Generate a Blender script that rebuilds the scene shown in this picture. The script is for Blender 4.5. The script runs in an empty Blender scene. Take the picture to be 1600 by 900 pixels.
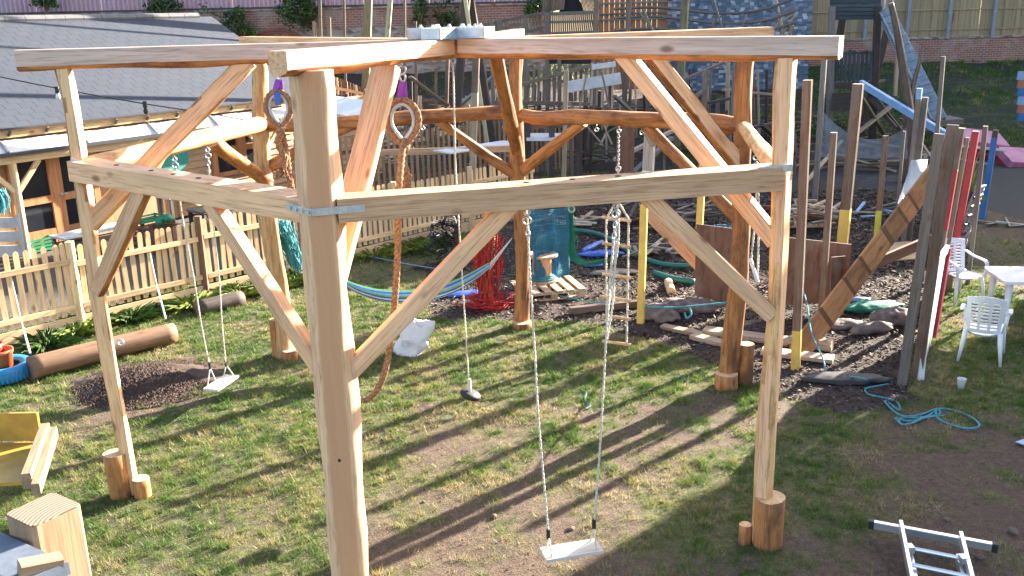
import bpy, math, random
import numpy as np
from mathutils import Vector, Matrix, noise
random.seed(7); np.random.seed(7)
S = bpy.context.scene
COL = S.collection

# ------------------------------------------------------------------ camera
CH = 4.2                                   # eye height, metres
FOC, PIT, ROLL = 1465.3, 0.28458, -0.02278  # focal length in px of a 1600 px wide picture, pitch, roll
cr, sr = math.cos(ROLL), math.sin(ROLL)
right0 = Vector((1, 0, 0)); up0 = Vector((0, math.sin(PIT), math.cos(PIT))); fwd = Vector((0, math.cos(PIT), -math.sin(PIT)))
Rv = right0*cr + up0*sr; Uv = -right0*sr + up0*cr
cam = bpy.data.cameras.new('camera'); camo = bpy.data.objects.new('camera', cam); COL.objects.link(camo)
m3 = Matrix((Rv, Uv, -fwd)).transposed()
camo.matrix_world = Matrix.Translation((0, 0, CH)) @ m3.to_4x4()
cam.sensor_width = 36; cam.lens = FOC/1600*36; cam.clip_start = .05; cam.clip_end = 500
S.camera = camo

# ------------------------------------------------------------------ light
SUN_EL, SUN_DIR = math.radians(18.5), Vector((math.cos(math.radians(42)), math.sin(math.radians(42)), 0))
w = bpy.data.worlds.new('World'); S.world = w; w.use_nodes = True
nt = w.node_tree; bg = nt.nodes['Background']; sk = nt.nodes.new('ShaderNodeTexSky')
sk.sky_type = 'NISHITA'; sk.sun_disc = False; sk.sun_elevation = SUN_EL
sk.sun_rotation = math.atan2(SUN_DIR.x, SUN_DIR.y); sk.air_density = 0.8; sk.dust_density = 2.0; sk.ozone_density = 0.5
nt.links.new(sk.outputs[0], bg.inputs[0]); bg.inputs[1].default_value = 0.085
sl = bpy.data.lights.new('sun', 'SUN'); sl.energy = 5.0; sl.angle = math.radians(.55); sl.color = (1, .90, .76)
so = bpy.data.objects.new('sun', sl); COL.objects.link(so)
sd = Vector((SUN_DIR.x*math.cos(SUN_EL), SUN_DIR.y*math.cos(SUN_EL), math.sin(SUN_EL)))
so.rotation_euler = sd.to_track_quat('Z', 'Y').to_euler(); so.location = (20, 20, 30)
S.view_settings.view_transform = 'Standard'; S.view_settings.look = 'None'; S.view_settings.exposure = 2.7; S.view_settings.gamma = 1

# ------------------------------------------------------------------ placing helpers
def ray(px, py):
    X, Y = px-800, py-450
    u = cr*X+sr*Y; v = -sr*X+cr*Y
    r = u/FOC; up = -v/FOC
    return Vector((r, math.cos(PIT)+up*math.sin(PIT), -math.sin(PIT)+up*math.cos(PIT)))
def W(px, py, Y):                           # the point of this sight line at distance Y
    d = ray(px, py); return Vector((0, 0, CH)) + d*(Y/d.y)
def G(px, py, z=0.0):                       # ... at height z
    d = ray(px, py); return Vector((0, 0, CH)) + d*((z-CH)/d.z)
def sstep(a, b, x):
    t = np.clip((x-a)/(b-a), 0, 1); return t*t*(3-2*t)
def terr(x, y):
    rise = np.clip((y-27.0)/11.0, 0, 1)**1.15*(1.98+.72*np.clip((6.0-x)/5.0, 0, 1))
    return rise
def terrf(x, y): return float(terr(np.array(float(x)), np.array(float(y))))
def T(px, py):                              # ... where it meets the ground
    d = ray(px, py)
    Y = 3.0
    while Y < 60:
        p = Vector((0, 0, CH)) + d*(Y/d.y)
        if p.z <= terrf(p.x, p.y): return Vector((p.x, p.y, terrf(p.x, p.y)))
        Y += .04
    return Vector((p.x, p.y, terrf(p.x, p.y)))

# ------------------------------------------------------------------ materials
MATS = {}
def nodes(name):
    m = bpy.data.materials.new(name); m.use_nodes = True
    return m, m.node_tree, m.node_tree.nodes['Principled BSDF']
def N(t, typ, **kw):
    n = t.nodes.new(typ)
    for k, v in kw.items(): setattr(n, k, v)
    return n
def ramp(t, stops, fac):
    r = N(t, 'ShaderNodeValToRGB'); e = r.color_ramp.elements
    while len(e) < len(stops): e.new(.5)
    for i, (p, c) in enumerate(stops): e[i].position = p; e[i].color = (*c, 1) if len(c) == 3 else c
    t.links.new(fac, r.inputs[0]); return r.outputs[0]
def noise_out(t, vec, scale, detail=5, rough=.6, dist=0):
    n = N(t, 'ShaderNodeTexNoise'); n.inputs['Scale'].default_value = scale; n.inputs['Detail'].default_value = detail
    n.inputs['Roughness'].default_value = rough; n.inputs['Distortion'].default_value = dist
    t.links.new(vec, n.inputs['Vector']); return n.outputs['Fac']
def mixc(t, a, b, fac, mode='MIX'):
    m = N(t, 'ShaderNodeMix', data_type='RGBA', blend_type=mode)
    for s, v in ((6, a), (7, b)):
        if isinstance(v, tuple): m.inputs[s].default_value = (*v, 1)
        else: t.links.new(v, m.inputs[s])
    if isinstance(fac, (int, float)): m.inputs[0].default_value = fac
    else: t.links.new(fac, m.inputs[0])
    return m.outputs[2]
def objvec(t, scale=(1, 1, 1)):
    tc = N(t, 'ShaderNodeTexCoord'); oi = N(t, 'ShaderNodeObjectInfo')
    mp = N(t, 'ShaderNodeMapping'); mp.inputs['Scale'].default_value = scale
    ml = N(t, 'ShaderNodeVectorMath', operation='SCALE'); ml.inputs[3].default_value = 37.0
    cb = N(t, 'ShaderNodeCombineXYZ')
    for i in range(3): t.links.new(oi.outputs['Random'], cb.inputs[i])
    t.links.new(cb.outputs[0], ml.inputs[0])
    ad = N(t, 'ShaderNodeVectorMath', operation='ADD')
    t.links.new(tc.outputs['Object'], ad.inputs[0]); t.links.new(ml.outputs[0], ad.inputs[1])
    t.links.new(ad.outputs[0], mp.inputs[0]); return mp.outputs[0], oi.outputs['Random']
def bump(t, b, h, strength, dist=.01):
    bp = N(t, 'ShaderNodeBump'); bp.inputs['Strength'].default_value = strength; bp.inputs['Distance'].default_value = dist
    t.links.new(h, bp.inputs['Height']); t.links.new(bp.outputs[0], b.inputs['Normal'])
def wood(name, c1, c2, knot=(.16, .07, .03), gs=18, var=.25, rough=.75, knots=.8, dirt=None, band=None, crack=0):
    if name in MATS: return MATS[name]
    m, t, b = nodes(name)
    v, rnd = objvec(t, (gs, gs, 1.1)); g1 = noise_out(t, v, 1.0, 6, .65, .6)
    v2, _ = objvec(t, (gs*4, gs*4, 3)); g2 = noise_out(t, v2, 1.0, 3, .5)
    c = ramp(t, [(.3, c2), (.52, c1), (.75, tuple(min(1, x*1.18) for x in c1))], g1)
    c = mixc(t, c, tuple(x*.72 for x in c2), ramp(t, [(.52, (0, 0, 0)), (.68, (.7, .7, .7))], g2))
    if crack:
        v5, _ = objvec(t, (22, 22, .55)); cn = noise_out(t, v5, 1.0, 3, .55)
        c = mixc(t, c, tuple(x*.42 for x in c2), ramp(t, [(.485, (0, 0, 0)), (.5, (.65, .65, .65)), (.515, (0, 0, 0))], cn))
        v6, _ = objvec(t, (5, 5, .8)); wn = noise_out(t, v6, 1.0, 5, .6); c = mixc(t, c, tuple(x*.72 for x in c1), ramp(t, [(.5, (0, 0, 0)), (.68, (.6, .6, .6))], wn))
    v3, _ = objvec(t, (4.5, 4.5, 2.2)); vo = N(t, 'ShaderNodeTexVoronoi'); vo.inputs['Scale'].default_value = 1.0
    t.links.new(v3, vo.inputs['Vector'])
    kf = ramp(t, [(.07, (1, 1, 1)), (.16, (0, 0, 0))], vo.outputs['Distance'])
    km = N(t, 'ShaderNodeMath', operation='MULTIPLY'); km.inputs[1].default_value = knots; t.links.new(kf, km.inputs[0])
    c = mixc(t, c, knot, km.outputs[0])
    if dirt:
        v4, _ = objvec(t, (3, 3, 1.4)); dn = noise_out(t, v4, 1.3, 5, .7)
        c = mixc(t, c, dirt, ramp(t, [(.48, (0, 0, 0)), (.66, (.85, .85, .85))], dn))
    if band:                                  # lengthwise strip of heartwood along local Y = 0
        tc = N(t, 'ShaderNodeTexCoord'); sx = N(t, 'ShaderNodeSeparateXYZ'); t.links.new(tc.outputs['Object'], sx.inputs[0])
        ab = N(t, 'ShaderNodeMath', operation='ABSOLUTE'); t.links.new(sx.outputs[1], ab.inputs[0])
        ad = N(t, 'ShaderNodeMath', operation='MULTIPLY_ADD'); t.links.new(g1, ad.inputs[0]); ad.inputs[1].default_value = .05; t.links.new(ab.outputs[0], ad.inputs[2])
        c = mixc(t, c, band[0], ramp(t, [(band[1], (.9, .9, .9)), (band[1]+.02, (0, 0, 0))], ad.outputs[0]))
    hv = N(t, 'ShaderNodeHueSaturation'); t.links.new(c, hv.inputs['Color'])
    mr = N(t, 'ShaderNodeMapRange'); mr.inputs[3].default_value = 1-var; mr.inputs[4].default_value = 1+var*.6
    t.links.new(rnd, mr.inputs[0]); t.links.new(mr.outputs[0], hv.inputs['Value'])
    t.links.new(hv.outputs[0], b.inputs['Base Color']); b.inputs['Roughness'].default_value = rough
    bump(t, b, g1, .35, .006); MATS[name] = m; return m
def plain(name, c, rough=.6, metal=0.0, nz=.12, ns=6, spec=None, c2=None, bmp=.1):
    if name in MATS: return MATS[name]
    m, t, b = nodes(name); v, rnd = objvec(t)
    n1 = noise_out(t, v, ns, 6, .65)
    lo = c2 if c2 else tuple(x*(1-nz*2) for x in c)
    cc = ramp(t, [(.35, lo), (.6, c), (.8, tuple(min(1, x*(1+nz)) for x in c))], n1)
    t.links.new(cc, b.inputs['Base Color']); b.inputs['Roughness'].default_value = rough; b.inputs['Metallic'].default_value = metal
    bump(t, b, n1, bmp, .004); MATS[name] = m; return m

M_PWALL = wood('plank_wall_boards', (.40, .19, .10), (.28, .12, .06), gs=10, var=.25)
M_SAWN = wood('sawn_larch', (.77, .465, .265), (.60, .325, .165), gs=13, crack=1)
M_SAWN2 = wood('sawn_larch_pale', (.82, .54, .30), (.64, .38, .19), gs=13, crack=1)
M_SHADESAWN = wood('sawn_larch_shaded', (.63, .47, .39), (.46, .33, .265), gs=12, crack=1)  # greyer larch for top beams A and C, their shade put into the colour
M_NAT = wood('peeled_log', (.54, .235, .075), (.28, .088, .026), gs=8, knots=.9, dirt=(.13, .045, .02), crack=1)
M_NATP = wood('peeled_log_pale', (.74, .45, .20), (.52, .26, .09), gs=8, dirt=(.27, .11, .04), crack=1)
M_HEART = wood('post_heartwood', (.82, .52, .31), (.68, .39, .215), gs=12, crack=1, band=((.62, .32, .165), .09))
M_PICKET = wood('picket_softwood', (.80, .56, .30), (.62, .40, .19), gs=22, var=.2)
M_RAIL = wood('rail_softwood', (.76, .53, .29), (.60, .40, .21), gs=18)
M_OLD = wood('weathered_post', (.20, .145, .11), (.12, .083, .062), gs=16, var=.3, rough=.42, dirt=(.12, .06, .038), crack=1)
M_OLDG = wood('grey_weathered', (.185, .165, .145), (.11, .095, .084), gs=16, var=.3, rough=.42, crack=1)
M_DARKW = wood('dark_timber', (.075, .055, .045), (.04, .03, .026), gs=14, var=.3)
M_BROWNW = wood('brown_timber', (.21, .105, .06), (.13, .06, .035), gs=10, var=.25)
M_ORANGEW = wood('orange_board', (.44, .205, .07), (.32, .135, .045), gs=8, dirt=(.22, .10, .04))
M_PLY = wood('weathered_ply', (.20, .10, .06), (.12, .058, .035), gs=5, dirt=(.22, .17, .14))
M_YELP = plain('yellow_paint', (.66, .47, .11), .5, nz=.1)
M_YELG = plain('lime_paint', (.55, .56, .06), .5)
M_REDP = plain('red_paint', (.38, .03, .04), .5)
M_BLUEP = plain('blue_paint', (.02, .16, .42), .5)
M_LBLUE = plain('pale_blue_paint', (.24, .42, .66), .5)
M_PINKP = plain('pink_paint', (.55, .24, .36), .6, ns=3, c2=(.42, .13, .24))
M_STEEL = plain('galvanised_steel', (.56, .60, .64), .42, .75, nz=.12, ns=14)
M_ALU = plain('aluminium', (.72, .73, .75), .35, .8, nz=.06)
M_BLACK = plain('black_rubber', (.018, .018, .02), .6)
M_ROPEW = plain('white_rope', (.74, .69, .58), .9, nz=.2, ns=60)
M_ROPEH = plain('hemp_rope', (.36, .20, .11), .95, nz=.3, ns=50)
M_TURQ = plain('turquoise_rope', (.06, .32, .38), .8, nz=.2, ns=40)
M_PURPLE = plain('purple_webbing', (.26, .06, .50), .7)
M_THIM = plain('grey_thimble', (.42, .47, .52), .45, .5)
M_WPLAS = plain('white_plastic', (.68, .71, .76), .35, nz=.04)
M_SEAT = wood('seat_board', (.62, .58, .50), (.50, .46, .38), gs=12, knots=.2)
M_WHITEP = plain('white_paint', (.68, .68, .66), .6, ns=4, c2=(.52, .52, .52))
M_GREEN = plain('green_plastic', (.03, .26, .12), .45)
M_TEAL = plain('teal_cloth', (.03, .24, .22), .8)
M_NETB = plain('blue_net', (.03, .20, .32), .8)
M_NETG = plain('green_net', (.02, .22, .14), .8)
M_NETR = plain('red_net', (.52, .035, .03), .8, nz=.25, ns=30)
M_NETK = plain('dark_net', (.035, .05, .07), .8)
M_NETW = plain('grey_net', (.30, .32, .36), .8)
M_TARPB = plain('blue_tarp', (.03, .11, .50), .5, ns=5)
M_BAG = plain('white_sack', (.66, .66, .67), .55, ns=4, nz=.05)
M_GREYSACK = plain('grey_sack', (.20, .17, .155), .85, ns=9, c2=(.09, .07, .06))
M_BRICKR = plain('red_brick_face', (.30, .12, .09), .85, ns=5)
M_GLASS = plain('dark_glass', (.022, .024, .03), .08, nz=.05, bmp=.0)
M_JOIN = wood('orange_joinery', (.50, .22, .085), (.38, .15, .05), gs=10, var=.08, knots=.2)
M_CLAD = wood('larch_cladding', (.52, .33, .18), (.40, .23, .12), gs=12, var=.15)
M_SHEET = plain('canopy_sheet', (.74, .72, .69), .35, nz=.04)
M_LEAFG = plain('leaf_green', (.07, .14, .025), .6, nz=.35, ns=9)
M_LEAFY = plain('leaf_yellow_green', (.20, .27, .04), .6, nz=.3, ns=9)

# ------------------------------------------------------------------ mesh builder
def frame(d, up=Vector((0, 0, 1))):
    d = d.normalized()
    if abs(d.dot(up)) > .985: up = Vector((0, 1, 0)) if abs(d.y) < .9 else Vector((1, 0, 0))
    x = up.cross(d).normalized(); y = d.cross(x).normalized()
    return x, y, d                       # local x sideways, local y towards up, local z along
class MB:
    def __init__(s): s.v = []; s.f = []; s.m = []
    def add(s, vs, fs, m=0):
        o = len(s.v); s.v += [tuple(v) for v in vs]; s.f += [tuple(i+o for i in f) for f in fs]; s.m += [m]*len(fs)
    def box(s, c, size, R=None, m=0, bev=0):
        c = Vector(c); hx, hy, hz = size[0]/2, size[1]/2, size[2]/2
        vs = [Vector((x, y, z)) for z in (-hz, hz) for y in (-hy, hy) for x in (-hx, hx)]
        if R is not None: vs = [R @ v for v in vs]
        s.add([c+v for v in vs], [(0, 2, 3, 1), (4, 5, 7, 6), (0, 1, 5, 4), (2, 6, 7, 3), (0, 4, 6, 2), (1, 3, 7, 5)], m)
    def bar(s, p0, p1, w, h, m=0, up=Vector((0, 0, 1))):
        p0, p1 = Vector(p0), Vector(p1); x, y, d = frame(p1-p0, up)
        R = Matrix((x, y, d)).transposed(); s.box((p0+p1)/2, (w, h, (p1-p0).length), R, m)
    def tube(s, pts, r, n=6, m=0, cap=True):
        pts = [Vector(p) for p in pts]; k = len(pts)
        rs = r if isinstance(r, (list, tuple)) else [r]*k
        vs = []; px = None
        for i, p in enumerate(pts):
            d = (pts[min(i+1, k-1)]-pts[max(i-1, 0)])
            if d.length < 1e-9: d = Vector((0, 0, 1))
            d.normalize()
            if px is None: x, y, _ = frame(d)
            else:
                x = (px - d*px.dot(d))
                x = x.normalized() if x.length > 1e-6 else frame(d)[0]
                y = d.cross(x)
            px = x
            for j in range(n):
                a = 2*math.pi*j/n; vs.append(p + (x*math.cos(a)+y*math.sin(a))*rs[i])
        fs = [(i*n+j, i*n+(j+1) % n, (i+1)*n+(j+1) % n, (i+1)*n+j) for i in range(k-1) for j in range(n)]
        if cap: fs += [tuple(range(n))[::-1], tuple((k-1)*n+j for j in range(n))]
        s.add(vs, fs, m)
    def lathe(s, c, prof, n=20, m=0, axis=None):
        c = Vector(c); vs = []
        R = axis if axis is not None else Matrix.Identity(3)
        for r, z in prof:
            for j in range(n):
                a = 2*math.pi*j/n; vs.append(c + R @ Vector((r*math.cos(a), r*math.sin(a), z)))
        k = len(prof)
        s.add(vs, [(i*n+j, i*n+(j+1) % n, (i+1)*n+(j+1) % n, (i+1)*n+j) for i in range(k-1) for j in range(n)], m)
    def build(s, name, mats, parent=None, smooth=False, M=None):
        me = bpy.data.meshes.new(name); me.from_pydata(s.v, [], s.f); 
        for mt in (mats if isinstance(mats, (list, tuple)) else [mats]): me.materials.append(mt)
        me.polygons.foreach_set('material_index', s.m)
        if smooth: me.polygons.foreach_set('use_smooth', [True]*len(s.f))
        me.update(); return link(name, me, parent, M)
def wm(o):
    m = o.matrix_basis.copy()
    return wm(o.parent) @ m if o.parent else m
def link(name, me, parent=None, M=None):
    o = bpy.data.objects.new(name, me); COL.objects.link(o)
    M = M if M is not None else Matrix.Identity(4)
    if parent is not None: o.parent = parent; o.matrix_basis = wm(parent).inverted() @ M
    else: o.matrix_basis = M
    return o
def tag(o, label=None, cat=None, group=None, kind=None):
    if label: o['label'] = label
    if cat: o['category'] = cat
    if group: o['group'] = group
    if kind: o['kind'] = kind
    return o
def thing(name, label, cat, loc=(0, 0, 0), group=None, rz=0):
    o = bpy.data.objects.new(name, None); COL.objects.link(o); o.empty_display_size = .1
    o.location = loc; o.rotation_euler = (0, 0, rz); o.matrix_basis  # noqa
    o.matrix_basis = Matrix.Translation(Vector(loc)) @ Matrix.Rotation(rz, 4, 'Z')
    return tag(o, label, cat, group)
def copy_tree(o, parent=None):
    c = o.copy(); COL.objects.link(c)
    if parent is not None: c.parent = parent; c.matrix_basis = o.matrix_basis
    for ch in o.children: copy_tree(ch, c)
    return c
def xf(p0, p1, up=Vector((0, 0, 1))):
    p0, p1 = Vector(p0), Vector(p1); x, y, d = frame(p1-p0, up)
    return Matrix.Translation(p0) @ Matrix((x, y, d)).transposed().to_4x4(), (p1-p0).length
def slab(name, p0, p1, w, h, mat, parent=None, up=Vector((0, 0, 1)), jit=0.0, taper=1.0):
    """sawn piece from p0 to p1; local Z runs along the grain, edges eased"""
    M, L = xf(p0, p1, up); b = min(w, h)*.08
    prof = [(-w/2+b, -h/2), (w/2-b, -h/2), (w/2, -h/2+b), (w/2, h/2-b), (w/2-b, h/2), (-w/2+b, h/2), (-w/2, h/2-b), (-w/2, -h/2+b)]
    K = 1 if jit == 0 else max(2, int(L/.5)); mb = MB(); vs = []
    for i in range(K+1):
        dx, dy = (random.uniform(-jit, jit), random.uniform(-jit, jit)) if 0 < i < K else (0, 0)
        tp = 1+(taper-1)*i/K
        vs += [(x*tp+dx, y*tp+dy, L*i/K) for x, y in prof]
    fs = [(i*8+j, i*8+(j+1) % 8, (i+1)*8+(j+1) % 8, (i+1)*8+j) for i in range(K) for j in range(8)]
    fs += [tuple(range(8))[::-1], tuple(K*8+j for j in range(8))]
    mb.add(vs, fs); return mb.build(name, mat, parent, M=M)
def logp(name, p0, p1, r0, r1, mats, parent=None, up=Vector((0, 0, 1)), clips=(9, 9, 9, 9), wav=.12, seed=0, n=20, bend=.0):
    """peeled log, radius r0 to r1, sawn flat where clips (+x,-x,+y,-y) cut it; mats = [sawn, natural]"""
    M, L = xf(p0, p1, up); K = max(4, int(L/.12)); mb = MB(); vs = []; flag = []
    so_ = seed*13.7
    for i in range(K+1):
        z = L*i/K; r = r0+(r1-r0)*i/K
        bx = bend*math.sin(z*1.7+so_)*min(1, i/2, (K-i)/2); by = bend*math.cos(z*1.3+so_)*min(1, i/2, (K-i)/2)
        for j in range(n):
            a = 2*math.pi*j/n
            q = Vector((math.cos(a)*.9, math.sin(a)*.9, z*1.1+so_))
            rr = r*(1+wav*2*noise.noise(q)+wav*.7*noise.noise(q*2.7))
            x, y = rr*math.cos(a)+bx, rr*math.sin(a)+by; c = 0
            if x > clips[0]: x = clips[0]; c = 1
            if x < -clips[1]: x = -clips[1]; c = 2
            if y > clips[2]: y = clips[2]; c = 3
            if y < -clips[3]: y = -clips[3]; c = 4
            vs.append((x, y, z)); flag.append(c)
    fs = []; ms = []
    for i in range(K):
        for j in range(n):
            f = (i*n+j, i*n+(j+1) % n, (i+1)*n+(j+1) % n, (i+1)*n+j)
            fs.append(f); ms.append(0 if sum(1 for q in f if flag[q]) >= 3 else 1)
    fs += [tuple(range(n))[::-1], tuple(K*n+j for j in range(n))]; ms += [0, 0]
    mb.v = vs; mb.f = fs; mb.m = ms
    o = mb.build(name, mats, parent, M=M)
    o.data.polygons.foreach_set('use_smooth', [m == 1 for m in ms]); return o
def rope(name, pts, r, mat, parent=None, strands=3, pitch=None, n=5):
    """laid rope: strands twisted round the line"""
    pts = [Vector(p) for p in pts]; mb = MB()
    if strands == 0: mb.tube(pts, r, 6); return mb.build(name, mat, parent, smooth=True)
    pitch = pitch or r*9; dense = []; acc = 0
    step = pitch/7
    for i in range(len(pts)-1):
        L = (pts[i+1]-pts[i]).length; k = max(1, int(L/step))
        for q in range(k): dense.append(pts[i].lerp(pts[i+1], q/k))
    dense.append(pts[-1]); 
    for s_ in range(strands):
        line = []; acc = 0; px = None
        for i, p in enumerate(dense):
            d = (dense[min(i+1, len(dense)-1)]-dense[max(i-1, 0)]).normalized()
            if px is None: x = frame(d)[0]
            else: x = (px-d*px.dot(d)).normalized()
            px = x; y = d.cross(x)
            if i: acc += (p-dense[i-1]).length
            a = acc/pitch*2*math.pi+s_*2*math.pi/strands
            line.append(p+(x*math.cos(a)+y*math.sin(a))*r*.5)
        mb.tube(line, r*.55, n)
    return mb.build(name, mat, parent, smooth=True)
def spline(pts, k=8):
    P = [Vector(p) for p in pts]; P = [P[0]*2-P[1]]+P+[P[-1]*2-P[-2]]; out = []
    for i in range(1, len(P)-2):
        for q in range(k):
            t = q/k; a, b, c, d = P[i-1], P[i], P[i+1], P[i+2]
            out.append(.5*((2*b)+(c-a)*t+(2*a-5*b+4*c-d)*t*t+(3*b-a-3*c+d)*t*t*t))
    out.append(P[-2]); return out
def ring_mb(mb, c, R, r, nrm=Vector((0, 1, 0)), n=14, m=0):
    x, y, _ = frame(nrm); c = Vector(c)
    mb.tube([c+(x*math.cos(2*math.pi*i/n)+y*math.sin(2*math.pi*i/n))*R for i in range(n+1)], r, 5, m, cap=False)
def chain_mb(mb, p0, p1, link_=.05, r=.006):
    p0, p1 = Vector(p0), Vector(p1); L = (p1-p0).length; k = max(1, int(L/(link_*.75))); d = (p1-p0).normalized(); x, y, _ = frame(d)
    for i in range(k):
        c = p0.lerp(p1, (i+.5)/k); s_ = x if i % 2 else y
        mb.tube([c+d*link_*.5*math.cos(a)+s_*link_*.3*math.sin(a) for a in [2*math.pi*q/8 for q in range(9)]], r, 4, cap=False)

def proj(P):
    q = Vector(P)-Vector((0, 0, CH)); f = q.dot(fwd); return 800+FOC*q.dot(Rv)/f, 450-FOC*q.dot(Uv)/f
def on(p0, p1, px):                         # the point of a beam p0-p1 seen at column px
    lo, hi = -.5, 1.5; s_ = 1 if proj(p1)[0] > proj(p0)[0] else -1
    for _ in range(40):
        md = (lo+hi)/2
        if (proj(p0.lerp(p1, md))[0]-px)*s_ > 0: hi = md
        else: lo = md
    return p0.lerp(p1, lo)
def flat(v, z): return Vector((v.x, v.y, z))

# ================================================================== ground
def lattice(x, y, s, seed):
    rs = np.random.RandomState(seed); Tt = rs.rand(256, 256)
    xs, ys = x*s+100, y*s+100; xi, yi = np.floor(xs).astype(int), np.floor(ys).astype(int)
    fx, fy = xs-xi, ys-yi; fx = fx*fx*(3-2*fx); fy = fy*fy*(3-2*fy)
    a = Tt[xi % 256, yi % 256]; b = Tt[(xi+1) % 256, yi % 256]; c = Tt[xi % 256, (yi+1) % 256]; d = Tt[(xi+1) % 256, (yi+1) % 256]
    return (a*(1-fx)+b*fx)*(1-fy)+(c*(1-fx)+d*fx)*fy
def fbm(x, y, s, seed, o=4):
    t = 0; amp = 1; tot = 0
    for i in range(o): t = t+lattice(x, y, s*2**i, seed+i)*amp; tot += amp; amp *= .55
    return t/tot
def poly_in(P, x, y):
    ins = np.zeros(x.shape, bool); n = len(P)
    for i in range(n):
        x0, y0 = P[i]; x1, y1 = P[(i+1) % n]
        c = ((y0 > y) != (y1 > y)) & (x < (x1-x0)*(y-y0)/((y1-y0) if y1 != y0 else 1e-9)+x0)
        ins ^= c
    return ins
def gp(l): return [tuple(G(*q).xy) for q in l]
MULCH = gp([(835, 506), (790, 500), (700, 492), (650, 452), (655, 415), (720, 396), (800, 352), (860, 330), (900, 290), (1280, 285), (1420, 310), (1480, 330), (1500, 380), (1470, 450), (1440, 520), (1420, 615), (1310, 640), (1235, 615), (1135, 585), (1040, 550), (990, 522), (905, 505)])
YARD = gp([(-300, 590), (0, 520), (300, 452), (480, 405), (800, 338), (800, 300), (640, 290), (430, 270), (100, 350), (-300, 430)])
PATH = gp([(1100, 290), (1280, 288), (1440, 300), (1500, 318), (1700, 370), (1900, 380), (1900, 250), (1600, 250), (1500, 236), (1400, 240), (1200, 240)])
BARE = [(750, 705, .75, .9), (690, 640, .5, .5), (905, 640, .6, .7), (1060, 655, 1.0, .85), (690, 850, 1.1, .95), (900, 800, .8, .9), (840, 745, .8, .9), (1000, 690, .8, .75), (600, 800, .5, .7),
        (980, 885, .9, .7), (225, 600, .95, 1.3), (140, 665, .5, .7), (430, 730, .25, .4), (1540, 700, 1.0, 1.0), (1600, 780, 1.4, 1.1), (1390, 890, .8, .9), (1150, 640, .5, .5), (1560, 900, 1.2, 1.1), (1350, 800, .35, .5),
        (800, 560, .4, .35), (700, 500, .5, .4), (395, 510, .35, .5), (1240, 870, .5, .9), (1570, 340, 2.5, 1.2), (1590, 430, 1.2, .7), (1200, 640, .5, .6), (1040, 800, .3, .5), (1470, 590, .5, .4), (1530, 500, .5, .6), (560, 700, .4, .3), (840, 890, 1.0, .9), (770, 770, .6, .8)]
BAREW = [(G(a, b).x, G(a, b).y, r, s_) for a, b, r, s_ in BARE]
def masks(x, y):
    n1 = fbm(x, y, 1.3, 3); n2 = fbm(x, y, .5, 11); n3 = fbm(x, y, 5, 21, 3)
    bare = np.zeros_like(x)
    for bx, by, r, s_ in BAREW:
        d = np.hypot((x-bx), (y-by)*.85)/r; bare = np.maximum(bare, s_*(1-sstep(.45, 1.25, d+ (n1-.5)*1.0)))
    bare = np.clip(bare*.88+sstep(.55, .72, n1*.5+n3*.5)*.5-sstep(.5, .68, fbm(x, y, 3.1, 71, 3))*.55, 0, 1)
    jx, jy = (n1-.5)*.9, (n2-.5)*.9
    mul = poly_in(MULCH, x+jx, y+jy).astype(float)
    yard = poly_in(YARD, x, y).astype(float)*(1-mul)
    path = poly_in(PATH, x+jx*.5, y+jy*.5).astype(float)*(1-mul)*(y < 30)
    mul2 = ((y > 20) & (y < 27.5) & (x > -1) & (x < 12)).astype(float)*(1-path)
    mul = np.maximum(mul, mul2*(n1 > .42))
    mul = np.maximum(mul, ((y > 19) & (x > -6) & (x < 9.5) & (n1 > .40) & (y < 36)).astype(float)*(1-path)*(1-yard))
    grass = np.clip(1-bare*(.75+n3*.5), 0, 1)*(1-mul)*(1-yard)*(1-path)
    return grass, mul, yard, path, n1, n3
gx = np.unique(np.concatenate([np.linspace(-60, -9, 30), np.linspace(-9, 14, 330), np.linspace(14, 75, 40)]))
gy = np.unique(np.concatenate([np.linspace(-12, 3, 16), np.linspace(3, 22, 300), np.linspace(22, 42, 90), np.linspace(42, 110, 20)]))
X, Y = np.meshgrid(gx, gy); xf_, yf_ = X.ravel(), Y.ravel()
gr, mu, ya, pa, n1, n3 = masks(xf_, yf_)
Z = terr(xf_, yf_) + (1-ya)*(1-pa)*(yf_ < 27)*((fbm(xf_, yf_, 2.2, 31)-.5)*.05+(fbm(xf_, yf_, 9, 41, 2)-.5)*.02*(1+mu)) - ya*.02 - pa*.02
Z += (yf_ >= 27)*(fbm(xf_, yf_, .6, 51)-.5)*.35*np.clip((yf_-27)/3, 0, 1)
mc = G(228, 598); dm = np.hypot((xf_-mc.x)/.95, (yf_-mc.y)/.62)
Z += np.clip(1-dm, 0, 1)**1.2*.0
nx, ny = len(gx), len(gy)
idx = np.arange(nx*ny).reshape(ny, nx)
quads = np.stack([idx[:-1, :-1], idx[:-1, 1:], idx[1:, 1:], idx[1:, :-1]], -1).reshape(-1, 4)
def fast_mesh(name, co, faces, k, attrs=None):
    me = bpy.data.meshes.new(name); n, f = len(co), len(faces)
    me.vertices.add(n); me.vertices.foreach_set('co', co.astype(np.float32).ravel())
    me.loops.add(f*k); me.loops.foreach_set('vertex_index', faces.astype(np.int32).ravel())
    me.polygons.add(f); me.polygons.foreach_set('loop_start', np.arange(0, f*k, k, dtype=np.int32))
    for nm, a in (attrs or {}).items():
        at = me.attributes.new(nm, 'FLOAT', 'POINT'); at.data.foreach_set('value', a.astype(np.float32))
    me.update(calc_edges=True); return me
me = fast_mesh('ground', np.stack([xf_, yf_, Z], 1), quads, 4, dict(grass=gr, mulch=mu, yard=ya, path=pa))
me.polygons.foreach_set('use_smooth', [True]*len(quads))
m, t, b = nodes('ground')
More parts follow.
